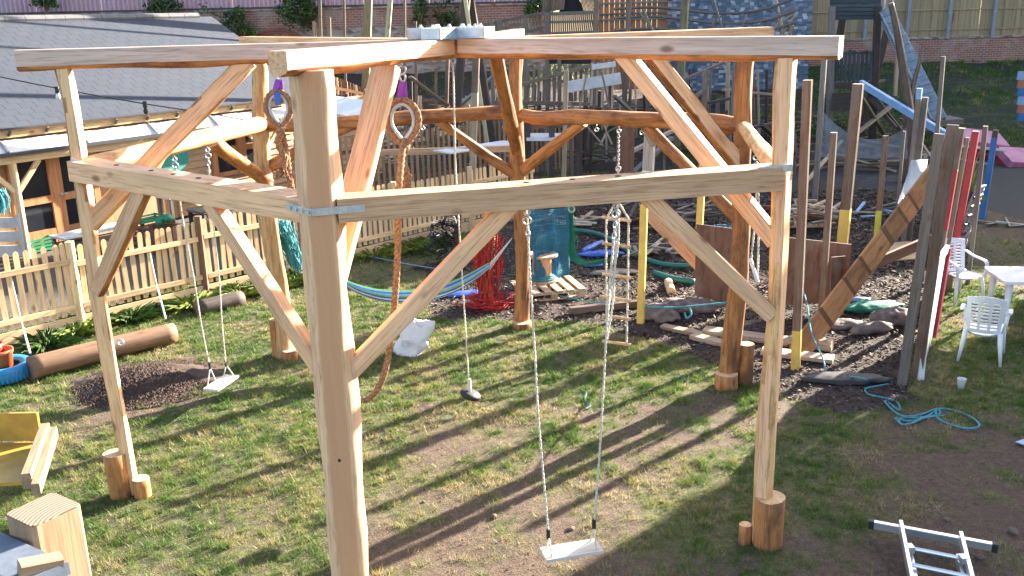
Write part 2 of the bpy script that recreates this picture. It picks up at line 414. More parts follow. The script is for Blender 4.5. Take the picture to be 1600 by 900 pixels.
tc = N(t, 'ShaderNodeTexCoord'); P_ = tc.outputs['Object']
def attr(n_):
    a = N(t, 'ShaderNodeAttribute'); a.attribute_name = n_; return a.outputs['Fac']
nA = noise_out(t, P_, 1.6, 8, .7); nB = noise_out(t, P_, 14, 6, .75); nC = noise_out(t, P_, 60, 4, .7)
dirt = ramp(t, [(.25, (.066, .034, .024)), (.5, (.135, .078, .055)), (.72, (.24, .155, .115))], nB)
dirt = mixc(t, dirt, (.30, .23, .155), ramp(t, [(.56, (0, 0, 0)), (.7, (.7, .7, .7))], nC))
turf = ramp(t, [(.3, (.045, .055, .016)), (.5, (.12, .125, .042)), (.7, (.24, .21, .09))], nB)
mulc = ramp(t, [(.3, (.026, .018, .015)), (.5, (.052, .036, .029)), (.66, (.12, .088, .07))], nC)
asph = ramp(t, [(.3, (.04, .04, .045)), (.6, (.062, .061, .064)), (.75, (.09, .086, .086))], nB)
yardc = ramp(t, [(.35, (.09, .078, .07)), (.6, (.14, .12, .108))], nB)
bank = ramp(t, [(.3, (.016, .030, .012)), (.55, (.030, .045, .020)), (.75, (.065, .065, .035))], nB)
nD = noise_out(t, P_, 170, 3, .6)
c = mixc(t, dirt, turf, attr('grass')); c = mixc(t, c, (.03, .028, .016), ramp(t, [(.36, (.75, .75, .75)), (.5, (0, 0, 0))], nD)); c = mixc(t, c, (.34, .29, .17), ramp(t, [(.56, (0, 0, 0)), (.7, (.6, .6, .6))], nD)); c = mixc(t, c, mulc, attr('mulch'))
sx = N(t, 'ShaderNodeSeparateXYZ'); t.links.new(P_, sx.inputs[0])
mr = N(t, 'ShaderNodeMapRange'); mr.inputs[1].default_value = 26.5; mr.inputs[2].default_value = 28.5; t.links.new(sx.outputs[1], mr.inputs[0])
gm = N(t, 'ShaderNodeMath', operation='MULTIPLY'); t.links.new(mr.outputs[0], gm.inputs[0]); t.links.new(attr('grass'), gm.inputs[1])
c = mixc(t, c, bank, gm.outputs[0]); c = mixc(t, c, yardc, attr('yard')); c = mixc(t, c, asph, attr('path'))
t.links.new(c, b.inputs['Base Color']); b.inputs['Roughness'].default_value = .95
hs = N(t, 'ShaderNodeMath', operation='ADD'); t.links.new(nB, hs.inputs[0]); t.links.new(nC, hs.inputs[1]); bump(t, b, hs.outputs[0], .9, .05)
me.materials.append(m); tag(link('ground', me), 'trodden lawn, bare soil and wood chip ground with a grassy bank behind', kind='structure')

def scatter(n, box, fn, seed):
    r = np.random.RandomState(seed); x = r.uniform(box[0], box[1], n); y = box[2]+(box[3]-box[2])*r.rand(n)**1.0
    g, mu_, ya_, pa_, a, b_ = masks(x, y); k = r.rand(n) < fn(g, mu_, ya_, pa_, x, y); return x[k], y[k], g[k], r
def ground_z(x, y):
    return terr(x, y)+(y < 27)*((fbm(x, y, 2.2, 31)-.5)*.05+(fbm(x, y, 9, 41, 2)-.5)*.02)
# ---- grass blades, denser near the camera
def blades(name, x, y, g, r, h, wdt, label, k=5, bank_=0):
    n = len(x)*k
    x = np.repeat(x, k)+r.normal(0, .018, n); y = np.repeat(y, k)+r.normal(0, .018, n); z = ground_z(x, y)
    a = r.uniform(0, 2*np.pi, n); hh = h*r.uniform(.4, 1.25, n)*(.45+.9*sstep(.25, .75, fbm(x, y, 12, 77, 2))); lean = r.uniform(.2, 1.1, n)*hh; la = r.uniform(0, 2*np.pi, n)
    dist = np.hypot(x, y); ww = wdt*np.clip(dist/9, .8, 3)*r.uniform(.7, 1.3, n)
    dx, dy = np.cos(a)*ww, np.sin(a)*ww
    co = np.empty((n, 3, 3)); co[:, 0] = np.stack([x-dx, y-dy, z-.004], 1); co[:, 1] = np.stack([x+dx, y+dy, z-.004], 1)
    co[:, 2] = np.stack([x+np.cos(la)*lean, y+np.sin(la)*lean, z+hh], 1)
    dry = np.clip((fbm(x, y, 1.8, 91)-.5)*1.5+(fbm(x, y, 11, 93, 2)-.5)*.9+.31+r.normal(0, .2, n)+(1-np.repeat(g, k))*.45, 0, 1)
    me_ = fast_mesh(name, co.reshape(-1, 3), np.arange(n*3).reshape(-1, 3), 3, dict(dry=np.repeat(dry, 3)))
    me_.materials.append(MG); return tag(link(name, me_), label, 'grass', kind='stuff')
MG, t, b = nodes('grass_blades')
a_ = N(t, 'ShaderNodeAttribute'); a_.attribute_name = 'dry'
c = ramp(t, [(0, (.058, .135, .016)), (.35, (.135, .205, .034)), (.65, (.30, .275, .095)), (1, (.45, .35, .20))], a_.outputs['Fac'])
t.links.new(c, b.inputs['Base Color']); b.inputs['Roughness'].default_value = .6
tr = N(t, 'ShaderNodeBsdfTranslucent'); t.links.new(c, tr.inputs[0]); mx = N(t, 'ShaderNodeMixShader'); mx.inputs[0].default_value = .35
t.links.new(b.outputs[0], mx.inputs[1]); t.links.new(tr.outputs[0], mx.inputs[2]); t.links.new(mx.outputs[0], t.nodes['Material Output'].inputs[0])
x, y, g, r = scatter(330000, (-8, 9, 4.6, 15), lambda g, m_, ya_, pa_, x, y: np.clip(g*1.2-.1, 0, 1)**1.2*(.1+.9*sstep(.3, .62, fbm(x, y, 13, 83, 2)))*np.clip(1.25-(y-5)/12, .3, 1)*(np.abs(x) < y*.75+.6), 5)
blades('lawn_grass', x, y, g, r, .046, .0030, 'short patchy lawn grass, green and straw coloured, under the swing frame')
x, y, g, r = scatter(26000, (-9, 22, 15, 27), lambda g, m_, ya_, pa_, x, y: g*(np.abs(x) < y*.75+.6), 6)
blades('far_grass', x, y, g, r, .06, .004, 'grass growing beyond the swing frame and beside the path', k=4)
x, y, g, r = scatter(70000, (-12, 42, 27, 38), lambda g, m_, ya_, pa_, x, y: g*(fbm(x, y, 1.2, 95) > .42), 16)
o = blades('bank_grass', x, y, g*1.3, r, .12, .0045, 'rough dark grass covering the bank below the walls', k=4)
# ---- wood chips
def chips(name, x, y, r, sz, mat, label, lift=.01):
    n = len(x); z = ground_z(x, y)+lift*r.rand(n)*2
    a = r.uniform(0, 2*np.pi, n); L = sz*r.uniform(.4, 1.6, n)*np.clip(np.hypot(x, y)/12, .7, 2); Wd = L*r.uniform(.15, .4, n); tz = r.normal(0, .3, n)*L
    ca, sa = np.cos(a), np.sin(a); co = np.empty((n, 4, 3))
    co[:, 0] = np.stack([x+ca*L, y+sa*L, z+tz], 1); co[:, 1] = np.stack([x-ca*L, y-sa*L, z-tz], 1)
    co[:, 2] = np.stack([x-sa*Wd, y+ca*Wd, z+.004], 1); co[:, 3] = np.stack([x+sa*Wd, y-ca*Wd, z+.012*r.rand(n)+Wd*.5], 1)
    f = np.array([[0, 2, 3], [1, 3, 2], [0, 3, 1], [0, 1, 2]]); F_ = (f[None]+4*np.arange(n)[:, None, None]).reshape(-1, 3)
    me_ = fast_mesh(name, co.reshape(-1, 3), F_, 3, dict(tone=np.repeat(r.rand(n), 4))); me_.materials.append(mat)
    return tag(link(name, me_), label, 'wood chips', kind='stuff')
def tonemat(name, stops, rough=.9):
    m_, t_, b_ = nodes(name); a = N(t_, 'ShaderNodeAttribute'); a.attribute_name = 'tone'
    t_.links.new(ramp(t_, stops, a.outputs['Fac']), b_.inputs['Base Color']); b_.inputs['Roughness'].default_value = rough; return m_
MCHIP = tonemat('wood_chip', [(0, (.026, .018, .014)), (.5, (.055, .038, .03)), (.85, (.11, .08, .062)), (1, (.28, .21, .16))])
x, y, g, r = scatter(60000, (-4, 9, 9, 22), lambda g, m_, ya_, pa_, x, y: m_*np.clip(1.2-(y-10)/16, .3, 1), 8)
chips('wood_chip_mulch', x, y, r, .035, MCHIP, 'brown wood chip mulch spread between the climbing posts')
MCL = tonemat('soil_clod', [(0, (.06, .036, .026)), (.6, (.12, .078, .056)), (1, (.28, .21, .16))])
x, y, g, r = scatter(60000, (-8, 9, 4.6, 14), lambda g, m_, ya_, pa_, x, y: np.clip(1-g, 0, 1)**1.5*(1-m_)*(1-ya_)*.28, 9)
tag(chips('soil_crumbs', x, y, r, .013, MCL, 'crumbs of soil and grit on the bare earth', .004), cat='soil')

# ================================================================== the six-post swing frame
PB = dict(A=(208, 772), B=(549, 905), C=(1192, 848), D=(1140, 603), E=(815, 510), F=(443, 557))
B_ = {k: G(*v) for k, v in PB.items()}
TOPX = dict(A=(100, 105), B=(485, 118), C=(1230, 92), D=(1168, 98), E=(808, 98), F=(400, 106))
TP = {}
for k, q in TOPX.items():
    p = W(*q, B_[k].y); TP[k] = Vector((p.x, B_[k].y, 3.87))
HUB = Vector((-.46, 8.24, 3.945))
def at(k, z): return B_[k].lerp(TP[k], z/3.87)
frame_ = thing('swing_set', 'large six sided larch swing frame whose top beams meet at a steel hub', 'swing frame', (HUB.x, HUB.y, 0))
PR = dict(A=(.062, .078, .047, [M_SAWN2, M_NATP]), B=(.150, .155, .115, [M_HEART, M_HEART]), C=(.074, .088, .056, [M_SAWN, M_NATP]),
          D=(.105, .092, .3, [M_NAT, M_NAT]), E=(.105, .092, .3, [M_NAT, M_NAT]), F=(.12, .095, .3, [M_NATP, M_NATP]))
for i, k in enumerate('ABCDEF'):
    r0, r1, cl, mt = PR[k]
    if k == 'B': cp = (.12, .12, .3, .3)
    elif k in 'AC': cp = (cl, .3, .3, cl)
    else: cp = (.3, .3, .3, .3)
    # up vector = away from camera, so local y points away and local x sideways
    M, L = xf(B_[k]-Vector((0, 0, .2)), TP[k])
    rz_ = math.atan2(B_[k].x, B_[k].y)+(.30 if k != 'A' else .42); upv_ = Vector((math.sin(rz_), math.cos(rz_), 0))
    if k == 'B': o = logp('post', B_[k]-Vector((0, 0, .2)), TP[k], r0, r1*.95, mt, frame_, up=Vector((1, .12, 0)), clips=(.128, .128, .4, .4), wav=.13, seed=5, n=24)
    else: o = logp('post', B_[k]-Vector((0, 0, .2)), TP[k], r0, r1*.95, mt, frame_, up=upv_, clips=(cl+.0, .3, .3, cl), wav=.12 if k in 'AC' else .17, seed=i+1, bend=.02 if k in 'AC' else .03)
topb = {}
for i, k in enumerate('ABCDEF'):
    d = (HUB-flat(TP[k], HUB.z)).normalized(); ov = dict(A=.34, B=.33, C=.36, D=.3, E=.25, F=.25)[k]
    p0 = flat(TP[k], HUB.z)-d*ov; p1 = HUB-d*.10; topb[k] = (p0, p1)
    mt = [M_SHADESAWN if k in 'AC' else M_SAWN, M_NAT]
    logp('top_beam', p0, p1, .108, .10, mt, frame_, clips=(.072, .072, .062, .3), wav=.12, seed=20+i)
RZ = dict(A=3.03, B=2.93, C=3.02, D=2.98, E=2.93, F=2.99)
ringb = {}
for i, (a, c_) in enumerate(['AB', 'BC', 'CD', 'DE', 'EF', 'FA']):
    p0, p1 = at(a, RZ[a]), at(c_, RZ[c_]); d = (p1-p0).normalized()
    if a+c_ == 'AB': q0, q1 = p0+d*.0, p1-d*.10
    elif a+c_ == 'BC': q0, q1 = p0+d*.12, p1-d*.02
    else: q0, q1 = p0+d*.02, p1-d*.02
    if a+c_ in ('AB', 'BC'):
        ringb[a+c_] = (q0, q1)
        logp('ring_beam', q0, q1, .158, .155, [M_SAWN, M_SAWN2], frame_, clips=(.138, .115, .083, .083), wav=.08, seed=40+i, n=28)
    else:
        ringb[a+c_] = (q0, q1)
        logp('ring_beam', q0, q1, *((.078, .07) if a+c_ == 'CD' else (.092, .085)), [M_SAWN, M_NATP if a+c_ in ('CD', 'FA') else M_NAT], frame_, wav=.09 if a+c_ in ('CD', 'FA') else .19, seed=40+i, bend=0 if a+c_ in ('CD', 'FA') else .035)
def brace(k, lo, beam, px, w_, h_, kind='slab', dz=-.07, seed=0, mats=None, up=Vector((0, 0, 1)), shift=Vector((0, 0, 0))):
    p0 = flat(at(k, W(*lo, B_[k].y).z), W(*lo, B_[k].y).z)
    p1 = on(beam[0], beam[1], px)+Vector((0, 0, dz)); d = (p1-p0).normalized()
    if kind == 'slab': return slab('brace', p0+shift, p1+shift, w_, h_, mats or M_SAWN, frame_, up)
    if kind == 'plankx': return logp('brace', p0+shift, p1+shift, w_/2*1.15, w_/2*1.1, mats or [M_SAWN, M_NATP], frame_, up=up, clips=(h_/2, h_/2, .4, .4), wav=.12, seed=seed, n=24)
    if kind == 'plank': return logp('brace', p0+shift, p1+shift, w_/2*1.05, w_/2*1.05, mats or [M_SAWN, M_SAWN2], frame_, up=up, clips=(.4, .4, h_/2, h_/2), wav=.10, seed=seed, n=24)
    return logp('brace', p0+shift, p1+shift, w_/2, h_/2, mats or [M_SAWN, M_NAT], frame_, wav=.16, seed=seed, up=up)
brace('A', (150, 452), ringb['AB'], 225, .14, .07, 'plankx', seed=51, shift=Vector((.0, -.05, 0)), mats=[M_SAWN, M_NAT])
brace('A', (148, 350), topb['A'], 388, .14, .08, 'plankx', seed=52, mats=[M_SAWN, M_NATP])
brace('B', (508, 590), ringb['AB'], 340, .115, .11, shift=Vector((-.06, 0, 0)), dz=-.06)
brace('B', (540, 592), ringb['BC'], 785, .115, .125, shift=Vector((.06, .02, 0)), dz=-.06)
brace('B', (535, 455), topb['B'], 600, .215, .085, 'plank', seed=55, dz=-.12, shift=Vector((0, .08, 0)))
brace('C', (1200, 492), ringb['BC'], 1012, .115, .12, shift=Vector((-.03, .0, 0)), dz=-.05)
brace('C', (1200, 380), topb['C'], 975, .13, .12, dz=-.06, shift=Vector((0, .05, 0)))
brace('D', (1150, 262), topb['D'], 1005, .15, .09, 'plankx', seed=57, mats=[M_SAWN, M_NAT], dz=-.05)
brace('D', (1145, 345), ringb['DE'], 1010, .14, .13, 'log', seed=58, dz=-.05)
brace('E', (820, 272), ringb['DE'], 912, .15, .14, 'log', seed=59, dz=-.05)
brace('E', (795, 278), ringb['EF'], 685, .14, .12, 'log', seed=60, dz=-.05)
brace('E', (808, 245), topb['E'], 770, .15, .10, 'plank', seed=61, mats=[M_NAT, M_NAT], dz=-.05)
brace('F', (425, 262), ringb['EF'], 548, .16, .14, 'log', seed=62, dz=-.05)
brace('F', (385, 284), ringb['FA'], 330, .17, .15, 'log', seed=63, dz=-.05)
# steel straps where the ring beams meet the posts
def strap(pts, h=.052, th=.008, bolts=3):
    mb = MB()
    for a, c_ in zip(pts[:-1], pts[1:]): mb.bar(a, c_, th, h)
    st = mb.build('steel_strap', M_STEEL, frame_)
    for a, c_ in zip(pts[:-1], pts[1:]):
        n_ = Vector((0, 0, 1)).cross((c_-a).normalized()); n_ = -n_ if n_.y > 0 else n_
        for q in range(bolts):
            p = a.lerp(c_, (q+.5)/bolts); bo = MB(); bo.tube([p, p+n_*.014], .015, 6); bo.build('bolt', M_STEEL, st)
fb = B_['B'].y
strap([W(449, 323, fb-.04), W(487, 332, fb-.155), W(570, 325, fb-.075)], bolts=4)
strap([W(1186, 267, B_['C'].y-.115), W(1238, 262, B_['C'].y-.105)], bolts=2)
strap([W(110, 252, B_['A'].y-.10), W(136, 259, B_['A'].y-.10)], bolts=2)
# hub: six steel channels and a plate, threaded bolts standing up
hubp = MB(); hz = HUB.z+.064
for i in range(6):
    a0 = math.radians(60*i); a1 = math.radians(60*i+60); R_ = .36
    hubp.add([(HUB.x, HUB.y, hz), (HUB.x+R_*math.cos(a0), HUB.y+R_*math.sin(a0), hz), (HUB.x+R_*math.cos(a1), HUB.y+R_*math.sin(a1), hz)], [(0, 1, 2)])
hub = hubp.build('hub_plate', M_STEEL, frame_)
for i, k in enumerate('ABCDEF'):
    d = (flat(TP[k], hz)-flat(HUB, hz)).normalized(); s_ = Vector((-d.y, d.x, 0)); cb = MB()
    base = flat(HUB, hz+.002)
    for sg in (-1, 1): cb.bar(base+d*.06+s_*sg*.085+Vector((0, 0, .045)), base+d*.37+s_*sg*.085+Vector((0, 0, .045)), .009, .088)
    cb.box(base+d*.215+Vector((0, 0, .004)), (.31, .16, .006), Matrix.Rotation(math.atan2(d.y, d.x), 3, 'Z'))
    cb.box(base+d*.372+Vector((0, 0, .045)), (.008, .165, .088), Matrix.Rotation(math.atan2(d.y, d.x), 3, 'Z'))
    ch = cb.build('hub_channel', M_STEEL, frame_)
    for q in (.14, .26): 
        bo = MB(); p = base+d*q+s_*(.05 if q < .2 else -.04); bo.tube([p, p+Vector((0, 0, .115))], .011, 6); bo.tube([p+Vector((0, 0, .088)), p+Vector((0, 0, .10))], .02, 6); bo.build('bolt', M_STEEL, ch)
# log feet that clamp each post
def foot(px, py, r_, z1, mats=None, seed=0, flatx=.3):
    g_ = G(px, py); logp('foot_log', g_-Vector((0, 0, .1)), g_+Vector((0, 0, z1)), r_, r_*.96, mats or [M_SAWN2, M_NAT], frame_, up=Vector((1, .3, 0)), wav=.06, seed=seed, clips=(flatx, .3, .3, .3))
foot(190, 775, .105, .44, seed=71); foot(224, 776, .075, .19, seed=72)
foot(1199, 850, .125, .43, seed=73); foot(1163, 846, .05, .16, seed=74)
foot(1163, 600, .09, .50, seed=75); foot(1135, 606, .13, .18, seed=76)
foot(434, 556, .07, .50, seed=77); foot(454, 560, .10, .12, seed=78)
foot(815, 512, .135, .09, seed=79)
# dark bolt hole in post B and drilled holes along the front beam
def plug(p, n_, r_, name='bolt_hole', mat=M_BLACK):
    mb = MB(); mb.tube([p, p+n_*.006], r_, 10); mb.build(name, mat, frame_)
p0, p1 = ringb['BC']
for px in (823, 895, 966): q = on(p0, p1, px)+Vector((0, .02, .082)); plug(q, Vector((0, 0, 1)), .022)
p0, p1 = ringb['AB']
for px in (184, 238, 273, 312): q = on(p0, p1, px)+Vector((0, .0, .082)); plug(q, Vector((0, 0, 1)), .02)
plug(W(530, 719, B_['B'].y-.123), Vector((0, -1, 0)), .014)
def eyebolt(p, R=.022):
    mb = MB(); mb.tube([p+Vector((0, 0, .03)), p-Vector((0, 0, .02))], .007, 6); ring_mb(mb, p-Vector((0, 0, .02+R)), R, .008, Vector((.3, 1, 0))); mb.build('eye_bolt', M_STEEL, frame_, smooth=True); return p-Vector((0, 0, .03+R*2))
E_ = {}
for nm, bk, px in (('f1', 'BC', 823), ('f2', 'BC', 893), ('f3', 'BC', 963), ('s1', 'FA', 270), ('s2', 'FA', 322), ('d1', 'DE', 932), ('d2', 'DE', 967), ('d3', 'DE', 1003), ('e1', 'EF', 660), ('c1', 'CD', 1182)):
    q = on(*ringb[bk], px); q = q-Vector((0, 0, .085 if bk == 'BC' else .09)); E_[nm] = eyebolt(q)
qb = on(*topb['B'], 627)-Vector((0, 0, .095)); E_['b'] = eyebolt(qb, .03)
qa = on(*topb['A'], 432)-Vector((0, 0, .095)); E_['a'] = eyebolt(qa, .03)
E_['h'] = eyebolt(HUB-Vector((0, 0, .08)))

# ================================================================== things hanging in the frame
def swing(label, tops, mids, ends, seatc, dirv, L=.46, Wd=.19, seat=True):
    root = thing('rope_swing', label, 'swing', seatc, 'plank seat swings in the larch frame')
    for tp, md, en in zip(tops, mids, ends):
        mb = MB(); ring_mb(mb, tp-Vector((0, 0, .03)), .03, .007, Vector((0, 1, .2))); chain_mb(mb, tp-Vector((0, 0, .05)), tp.lerp(md[0], .35), .05, .005); mb.build('chain', M_STEEL, root, smooth=True)
        pts = [tp.lerp(md[0], .3)]+md+[en]
        rope('rope', spline(pts, 6), .0095, M_ROPEW, root, strands=2, pitch=.07, n=4)
        kb = MB(); kb.tube([en+Vector((0, 0, .06)), en-Vector((0, 0, .02))], .016, 8); kb.build('shackle', M_BLACK, root)
        s_ = dirv.normalized(); cr_ = Vector((-s_.y, s_.x, 0)); sg = 1 if (en-seatc).dot(s_) > 0 else -1
        yk = MB()
        for q in (-1, 1): yk.tube([en, seatc+s_*sg*(L/2-.05)+cr_*q*Wd*.4], .007, 5)
        yk.build('yoke_rope', M_ROPEW, root, smooth=True)
    slab('seat', seatc-dirv.normalized()*L/2, seatc+dirv.normalized()*L/2, Wd, .025, M_SEAT, root); return root
SY = 6.42
sc = W(893, 860, SY)
e0, e1 = W(857, 838, SY), W(928, 822, SY+.06)
swing('front pale plank seat swing hanging low from the near ring beam', [E_['f1'], E_['f3']], [[W(828, 430, 6.48), W(836, 560, 6.46), W(841, 650, 6.44)], [W(950, 480, 6.5), W(943, 600, 6.48), W(938, 690, 6.47)]], [e0, e1], sc, Vector((.43, .11, 0)))
LY = 10.0
swing('small pale plank seat swing over the grass left of the thick front post', [E_['s1'], E_['s2']], [[W(285, 340, 9.9), W(302, 430, LY), W(315, 510, LY)], [W(331, 330, 10.1), W(342, 430, LY), W(347, 510, LY)]], [W(328, 574, LY-.1), W(353, 570, LY+.15)], W(346, 598, LY), Vector((.12, .43, .0)), L=.44)
ds = thing('disc_swing', 'single rope swing with black disc seat hanging from the hub', 'swing', W(735, 616, 8.2))
rope('rope', [E_['h'], W(712, 270, 8.22), W(733, 606, 8.2)], .009, M_ROPEW, ds, strands=2, pitch=.07, n=4)
mb = MB(); mb.lathe(W(735, 617, 8.2), [(0, .035), (.05, .035), (.09, .025), (.105, 0), (.09, -.02), (.04, -.025), (0, -.025)], 20, axis=Matrix.Rotation(.35, 3, 'Y')); mb.build('disc_seat', M_BLACK, ds, smooth=True)
mb = MB(); mb.tube([W(733, 592, 8.2), W(734, 612, 8.2)], .018, 8); mb.build('knot', M_ROPEW, ds)
# thick hemp rope slung as a U between two purple slings
tr_ = thing('thick_climbing_rope', 'thick brown hemp rope slung in a loop from two steel thimbles', 'rope', W(560, 625, 7.6))
c1, c2 = W(435, 168, E_['a'].y), W(629, 188, E_['b'].y)
ropepts = [c1-Vector((0, 0, .13)), W(447, 235, 8.1), W(455, 290, 8.05), W(470, 340, 8.0), W(480, 430, 7.9), W(500, 540, 7.7), W(535, 607, 7.6), W(573, 624, 7.5), W(600, 585, 7.4), W(614, 500, 7.35), W(621, 400, 7.3), W(623, 300, 7.25), c2-Vector((0, 0, .15))]
rope('rope', spline(ropepts, 8), .029, M_ROPEH, tr_, strands=3, pitch=.15, n=7)
for c_, s_, top in ((c1, .85, E_['a']), (c2, 1, E_['b'])):
    rp = []; th = []
    for i in range(25):
        a = math.pi*2*i/24; rr = .105*s_; zz = math.cos(a)*rr*1.35 if math.cos(a) > 0 else math.cos(a)*rr*1.75
        xx = math.sin(a)*rr*(1 if math.cos(a) > 0 else (1-abs(math.cos(a))**2.2*.85))
        rp.append(c_+Vector((xx*1.22, .0, zz*1.15))); th.append(c_+Vector((xx*.86, 0, zz*.9)))
    rope('eye_splice', rp, .027*s_, M_ROPEH, tr_, strands=3, pitch=.14, n=6)
    mb = MB(); mb.tube(th, .016*s_, 8, cap=False); mb.tube([p+Vector((0, .012, 0)) for p in th], .013*s_, 8, cap=False); mb.build('thimble', M_THIM, tr_, smooth=True)
    q0 = c_-Vector((0, 0, .19*s_)); rope('splice_tail', [q0+Vector((.02, -.01, 0)), q0+Vector((-.03, -.02, -.13)), q0+Vector((.02, -.02, -.26)), q0+Vector((-.01, 0, -.36))], .04*s_, M_ROPEH, tr_, strands=3, pitch=.2, n=6)
    fr = MB(); fz = q0-Vector((0, 0, .40))
    for i in range(50):
        a = random.uniform(0, 6.28); fr.tube([fz, fz+Vector((math.cos(a)*.05, math.sin(a)*.05, random.uniform(-.03, .06))), fz+Vector((math.cos(a)*.085, math.sin(a)*.085, random.uniform(-.06, .05)))], .004, 3)
    tag(fr.build('rope_fray', M_ROPEH, tr_), kind='stuff')
    sl_ = thing('webbing_sling', 'purple webbing sling on the '+('left' if c_ is c1 else 'right')+' thimble of the thick rope', 'sling', top, 'purple slings holding the thick rope')
    for q in (-1, 1):
        M_, t_ = None, None
        a0 = top-Vector((0, 0, .05)); a1 = c_+Vector((q*.028, 0, .115*s_)); mb = MB()
        mb.bar(a0+Vector((q*.006, q*.008, 0)), a1+Vector((0, q*.008, 0)), .045, .007, up=Vector((0, 1, 0))); mb.build('webbing', M_PURPLE, sl_)
    mb = MB(); ring_mb(mb, top-Vector((0, 0, .02)), .028, .009, Vector((.6, 1, 0))); mb.build('shackle', M_STEEL, sl_, smooth=True)
    if c_ is c1:
        mb = MB(); mb.bar(c_+Vector((.005, -.02, .13)), c_+Vector((.005, -.02, .02)), .05, .008, up=Vector((0, 1, 0))); mb.build('blue_sleeve', M_TARPB, sl_)
# rope ladder from the back ring beam
LYd = E_['d2'].y
lad = thing('rope_ladder', 'rope ladder with five wooden rungs hanging from the back ring beam', 'rope ladder', W(963, 540, LYd))
mb = MB(); chain_mb(mb, E_['d2'], W(966, 262, LYd), .035, .0045); ring_mb(mb, W(966, 264, LYd), .03, .007); mb.build('chain', M_STEEL, lad, smooth=True)
rope('rope', [W(966, 264, LYd), W(964, 312, LYd), W(947, 342, LYd), W(947, 430, LYd), W(948, 536, LYd)], .015, M_ROPEW, lad, 2, .07, n=4)
rope('rope', [W(964, 312, LYd), W(982, 342, LYd), W(981, 430, LYd), W(979, 536, LYd)], .015, M_ROPEW, lad, 2, .07, n=4)
for yy in (341, 382, 430, 466, 495, 535): mb = MB(); mb.tube([W(941, yy-2, LYd), W(986, yy+4, LYd)], .021, 7); mb.build('rung', M_SAWN2, lad)
for q_, (xa, xb) in enumerate(((962, 958), (966, 952), (960, 950))): rope('spare_rope', spline([W(965, 318, 6.9), W(xa, 380, 6.7), W(xb, 470, 6.6), W(948+q_, 530, 6.55)], 6), .009, M_ROPEW, thing('coiled_spare_rope', ('first', 'second', 'third')[q_]+' pale spare rope bundled with right rope of the front swing', 'rope', W(xa, 400, 6.7)), 2, .06, n=4)
tz = thing('trapeze', 'small trapeze bar on two ropes by the right front post', 'trapeze', W(1182, 430, E_['c1'].y))
for px0, px1, yb in ((1181, 1174, 405), (1186, 1184, 440)):
    mb = MB(); chain_mb(mb, E_['c1'], W(1183, 262, E_['c1'].y), .05, .006); mb.build('chain', M_STEEL, tz, smooth=True)
    rope('rope', [W(1183, 258, E_['c1'].y), W(px0, 330, E_['c1'].y), W(px1, yb, E_['c1'].y)], .011, M_ROPEW, tz, 2, .07, n=4)
mb = MB(); mb.tube([W(1172, 404, E_['c1'].y-.0), W(1184, 441, E_['c1'].y-.1)], .018, 8); mb.build('bar', M_WHITEP, tz)

# ================================================================== the long building on the left
BA = math.radians(55); U_ = Vector((math.cos(BA), math.sin(BA), 0)); N_ = Vector((math.sin(BA), -math.cos(BA), 0))
WP = G(110, 378)
def bp(s, d, z): return Vector((WP.x, WP.y, 0))+U_*s+N_*d+Vector((0, 0, z))
def onp(px, py, d):
    r_ = ray(px, py); o = Vector((0, 0, CH)); k = (d-(o-WP).dot(N_))/r_.dot(N_); p = o+r_*k; return (p-WP).dot(U_), p.z
def ons(px, py, s):
    r_ = ray(px, py); o = Vector((0, 0, CH)); k = (s-(o-WP).dot(U_))/r_.dot(U_); p = o+r_*k; return (p-WP).dot(N_), p.z
sE, zE = onp(490, 157, .35); _, zE = onp(110, 189, .35)
dR, zR = ons(328, 26, sE)
S0 = -9.0
bld = thing('timber_building', 'long timber clad building with grey tiled roof and glazed doors', 'building', bp(0, 0, 0))
wl = MB(); wl.bar(bp(S0, -.1, zE/2), bp(sE-.3, -.1, zE/2), .16, zE-.02); wl.build('wall', M_CLAD, bld)
k = 0
for i in range(int((zE-.1)/.145)):
    for s0, s1 in ((S0, -2.35), (2.6, 6.1), (9.3, sE-.3)):
        z = .1+i*.145
        slab('cladding_board', bp(s0, .0, z), bp(s1, .0, z+.0), .138, .03, M_CLAD, bld, up=(N_+Vector((0, 0, .25))).normalized())
# roof slope as overlapping courses of slates, ridge tiles along the top
run = Vector((0, 0, zR))-Vector((0, 0, zE)); 
e0 = bp(0, .42, zE); r0_ = bp(0, dR, zR); sl_v = (r0_-e0); SL = sl_v.length; sv = sl_v.normalized(); nrm = U_.cross(sv).normalized(); nrm = nrm if nrm.z > 0 else -nrm
M_SLATE, t, b = nodes('grey_slate')
a_ = N(t, 'ShaderNodeAttribute'); a_.attribute_name = 'tone'
v, _ = objvec(t); nn = noise_out(t, v, 2.5, 6, .7)
c = ramp(t, [(0, (.037, .045, .066)), (.5, (.038, .047, .068)), (1, (.041, .050, .072))], a_.outputs['Fac']); c = mixc(t, c, (.052, .056, .068), ramp(t, [(.5, (0, 0, 0)), (.75, (.5, .5, .5))], nn))
t.links.new(c, b.inputs['Base Color']); b.inputs['Roughness'].default_value = .85
sm = MB(); tones = []; rows = int(SL/.2); wdt = .3
